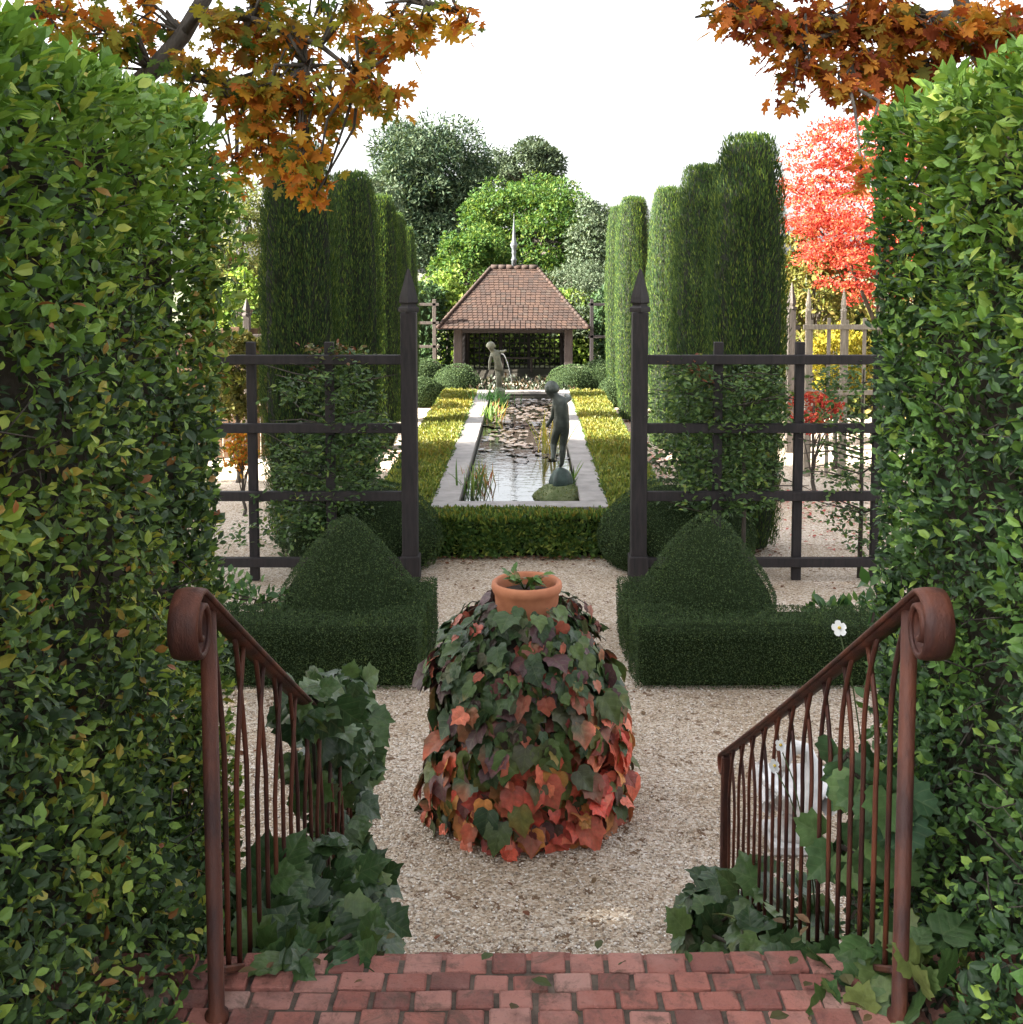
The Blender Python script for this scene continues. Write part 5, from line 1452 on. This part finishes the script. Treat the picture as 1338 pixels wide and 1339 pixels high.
# ================================================================ THE TWO OAKS
def oak(label, trunkpts, trunk_r, blobs, mat, seed, crown, limbs_to):
    rr = np.random.default_rng(seed)
    o = thing('oak_tree', label, 'tree', (trunkpts[0][0], trunkpts[0][1], 0)); L = (trunkpts[0][0], trunkpts[0][1], 0)
    mb = MB(); tips = []
    LP = []; LT = []; LN = []; LS = []
    def spray(c, rad, n):
        c = np.array(c)
        k = max(3, int(n/5.4))
        for i in range(k):
            g = rr.normal(size=3); g /= np.linalg.norm(g)
            e = c+g*rad*rr.random()**.5*np.array([1, 1.2, .85])
            tips.append((c, e))
            m_ = int(rr.integers(4, 9))
            a = rr.uniform(0, 6.28, m_)
            P = e+rr.normal(size=(m_, 3))*.035
            T = np.stack([np.cos(a)*.75, np.sin(a)*.75, -.55+rr.normal(size=m_)*.4], 1)
            LP.append(P); LT.append(T); LN.append(np.stack([np.cos(a)*.4, np.sin(a)*.4-.2, .7+0*a], 1)+rr.normal(size=(m_, 3))*.4); LS.append(rr.uniform(.055, .105, m_))
    for px, py, rpx, n, Y in blobs:
        spray(at(px, py, Y), rpx*Y/F, n)
    cc, cr, nc = crown
    for i in range(nc):
        g = rr.normal(size=3); g /= np.linalg.norm(g)
        p = np.array(cc)+g*np.array(cr)*(.35+.65*rr.random()**.5)
        # keep the part of the crown that the photograph frames to the sprays placed above
        d = p-np.array([0, 0, H])
        if d[1] > .3 and abs(d[0])/d[1] < .56 and d[2]/d[1] < .36: continue
        spray(p, .40, 26)
    mb.scatter(OAK, np.concatenate(LP), np.concatenate(LT), np.concatenate(LN), np.concatenate(LS), 0, rr.uniform(.85, 1.2, sum(map(len, LP))), True)
    q = mb.build('crown', M[mat], loc=L); q.parent = o; q.location = (0, 0, 0)
    mb = MB()
    tp = np.array(trunkpts, float)
    mb.tube(tp, np.linspace(trunk_r, trunk_r*.45, len(tp)), 10)
    for lp, r in limbs_to:
        mb.tube(np.array(lp, float), np.linspace(r, r*.3, len(lp)), 8)
    nodes = np.concatenate([np.array(l, float) for l, _ in limbs_to]+[tp[len(tp)//2:]])
    for c_, e in tips[::2]:
        s = nodes[np.argmin(((nodes-c_)**2).sum(1))]
        if np.linalg.norm(s-e) < 1.3:
            mb.tube([s, (s+c_)/2+rr.normal(size=3)*.04+np.array([0, 0, .05]), (c_+e)/2, e], [.010, .007, .005, .003], 5)
        else:
            mb.tube([c_+np.array([0, 0, .15]), (c_+e)/2, e], [.006, .004, .003], 5)
    q = mb.build('trunk', M['bark'], loc=L); q.parent = o; q.location = (0, 0, 0)
    return o
B = lambda *a: a
lb = [B(80, 25, 45, 110, 5.4), B(140, 45, 40, 110, 5.3), B(60, 60, 30, 50, 5.6), B(110, 85, 22, 30, 5.5), B(215, 40, 35, 50, 5.6), B(180, 15, 30, 50, 5.6), B(255, 95, 34, 70, 5.3), B(290, 30, 34, 70, 5.2), B(320, 60, 40, 90, 5.4),
      B(370, 45, 40, 90, 5.2), B(420, 25, 36, 70, 5.5), B(300, 130, 40, 95, 5.3), B(350, 120, 36, 85, 5.1), B(400, 110, 34, 75, 5.2), B(440, 145, 30, 60, 5.3), B(380, 165, 30, 60, 5.2), B(325, 170, 30, 60, 5.3), B(305, 215, 24, 45, 5.3),
      B(345, 205, 26, 45, 5.2), B(400, 205, 30, 60, 5.15), B(415, 245, 20, 34, 5.15), B(395, 235, 18, 22, 5.15), B(455, 95, 30, 60, 5.0), B(500, 120, 26, 55, 5.0), B(480, 60, 28, 45, 5.1), B(520, 30, 26, 45, 5.0), B(560, 25, 22, 34, 4.95), B(595, 15, 18, 26, 4.9), B(610, 35, 10, 9, 4.9), B(535, 55, 14, 16, 5.0), B(460, 15, 30, 55, 5.2), B(340, 5, 36, 60, 5.4)]
t0 = (-3.2, 5.4, 0)
lt = [t0, (-3.1, 5.45, 1.6), (-2.75, 5.5, 2.8), tuple(at(130, 150, 5.5)), tuple(at(200, 92, 5.5)), tuple(at(240, 45, 5.5)), tuple(at(272, -10, 5.55)), tuple(at(310, -140, 5.7)), (-.9, 5.9, 6.2), (-.6, 6.0, 7.4)]
ll = [([at(240, 45, 5.5), at(262, 15, 5.4), at(330, 25, 5.3), at(420, 60, 5.2), at(470, 100, 5.05)], .028),
      ([at(200, 92, 5.5), at(290, 110, 5.4), at(350, 90, 5.3), at(400, 85, 5.2)], .02), ([at(310, -140, 5.7), at(440, -40, 5.3), at(540, 0, 5.0), at(600, 15, 4.9)], .035),
      ([(-2.75, 5.5, 2.8), at(20, 40, 5.6), at(45, 15, 5.6), at(90, -30, 5.6), at(130, -140, 5.6)], .045), ([at(310, -140, 5.7), (-2.6, 6.4, 7.0), (-3.4, 6.6, 8.0)], .05)]
oak('autumn oak with orange and green leaves hanging over the left hedge', lt, .060, lb, 'oak_left', 71, ((-1.9, 6.2, 7.2), (2.7, 2.7, 2.4), 260), ll)
rb = [B(955, 12, 24, 45, 5.0), B(990, 25, 30, 65, 5.0), B(1030, 35, 34, 95, 5.1), B(1075, 30, 34, 110, 5.2), B(1120, 35, 36, 120, 5.2), B(1170, 35, 38, 120, 5.3), B(1225, 40, 38, 120, 5.2), B(1280, 30, 36, 110, 5.3), B(1325, 25, 34, 90, 5.2), B(1060, 75, 26, 55, 5.0), B(1105, 85, 30, 80, 5.1),
      B(1100, 120, 18, 36, 5.0), B(1125, 125, 14, 18, 5.0), B(1150, 90, 32, 80, 5.2), B(1195, 95, 32, 80, 5.3), B(1240, 100, 30, 70, 5.3), B(1180, 125, 24, 35, 5.4), B(1040, 122, 8, 7, 5.0), B(1015, 70, 14, 18, 5.0), B(1130, 215, 14, 12, 4.2), B(1220, 125, 24, 40, 5.5), B(1300, 80, 30, 60, 5.4), B(1000, -10, 30, 55, 5.1), B(1150, -10, 50, 120, 5.2)]
rt = [(3.0, 5.6, 0), (2.95, 5.6, 1.8), (2.7, 5.6, 3.0), tuple(at(1320, 130, 5.6)), tuple(at(1272, 60, 5.6)), tuple(at(1262, 20, 5.6)), tuple(at(1240, -60, 5.6)), (2.0, 5.8, 6.2), (1.9, 6.0, 7.4)]
rl = [([at(1262, 20, 5.6), at(1180, 20, 5.3), at(1100, 40, 5.15), at(1040, 60, 5.05)], .028), ([at(1240, -60, 5.6), at(1120, -40, 5.2), at(1020, -5, 5.05), at(960, 5, 5.0)], .03), ([at(1272, 60, 5.6), at(1220, 90, 5.4), at(1150, 100, 5.2), at(1110, 110, 5.1)], .02), ([(2.0, 5.8, 6.2), (2.9, 6.3, 7.2), (3.4, 6.5, 8.0)], .05)]
oak('dark red brown autumn oak hanging over the right hedge', rt, .060, rb, 'oak_right', 72, ((2.7, 6.0, 7.0), (2.3, 2.6, 2.2), 230), rl)

# ================================================================ FALLEN LEAVES
def litter(name, label, spots, cols, seed, size=(.03, .07)):
    rr = np.random.default_rng(seed); mb = MB()
    for x0, x1, y0, y1, n, z in spots:
        P = np.stack([rr.uniform(x0, x1, n), rr.uniform(y0, y1, n), np.full(n, z)+rr.random(n)*.02], 1)
        a = rr.uniform(0, 6.28, n)
        mb.scatter(OVAL, P, np.stack([np.cos(a), np.sin(a), rr.normal(size=n)*.15], 1), np.tile([0, 0, 1.], (n, 1))+rr.normal(size=(n, 3))*.25, rr.uniform(*size, n), 0, rr.uniform(.9, 1.5, n))
    return tag(mb.build(name, lm(name+'_colour', *cols, trans=.1) and M[name+'_colour']), label, None, None, 'stuff')
litter('red_leaf_litter', 'fallen pink and red leaves over the gravel right of the pond', [(1.65, 2.6, 12.5, 21, 900, .01), (1.6, 4.5, 10.5, 13.5, 260, .01), (-2.3, -1.65, 15, 21, 130, .01), (3.0, 5, 11, 14, 300, .01)], ((.30, .06, .05), (.45, .14, .12), (.24, .09, .05)), 81)
litter('brown_leaf_litter', 'fallen brown leaves along the foot of the golden hedge and on the gravel', [(-1.7, 1.5, 10.5, 10.85, 380, .012), (-1.4, 1.4, 9.4, 10.5, 60, .01), (-.6, .7, 4.4, 7.3, 22, .012), (-1.8, 2.0, 6.2, 7.3, 30, .01), (1.8, 2.6, 10.7, 11.5, 120, .01), (2.2, 3.6, 7.9, 9.8, 40, .01)], ((.10, .045, .025), (.18, .07, .04), (.13, .09, .05)), 82, (.025, .055))
litter('landing_leaf_litter', 'few curled leaves and crumbs lying on the brick landing', [(-.5, .75, 1.8, 2.48, 20, TZ+.012), (-.66, -.25, 2.2, 2.48, 10, TZ+.012), (.45, .75, 2.1, 2.48, 12, TZ+.012)], ((.10, .05, .03), (.05, .09, .03), (.16, .09, .05)), 83, (.02, .05))
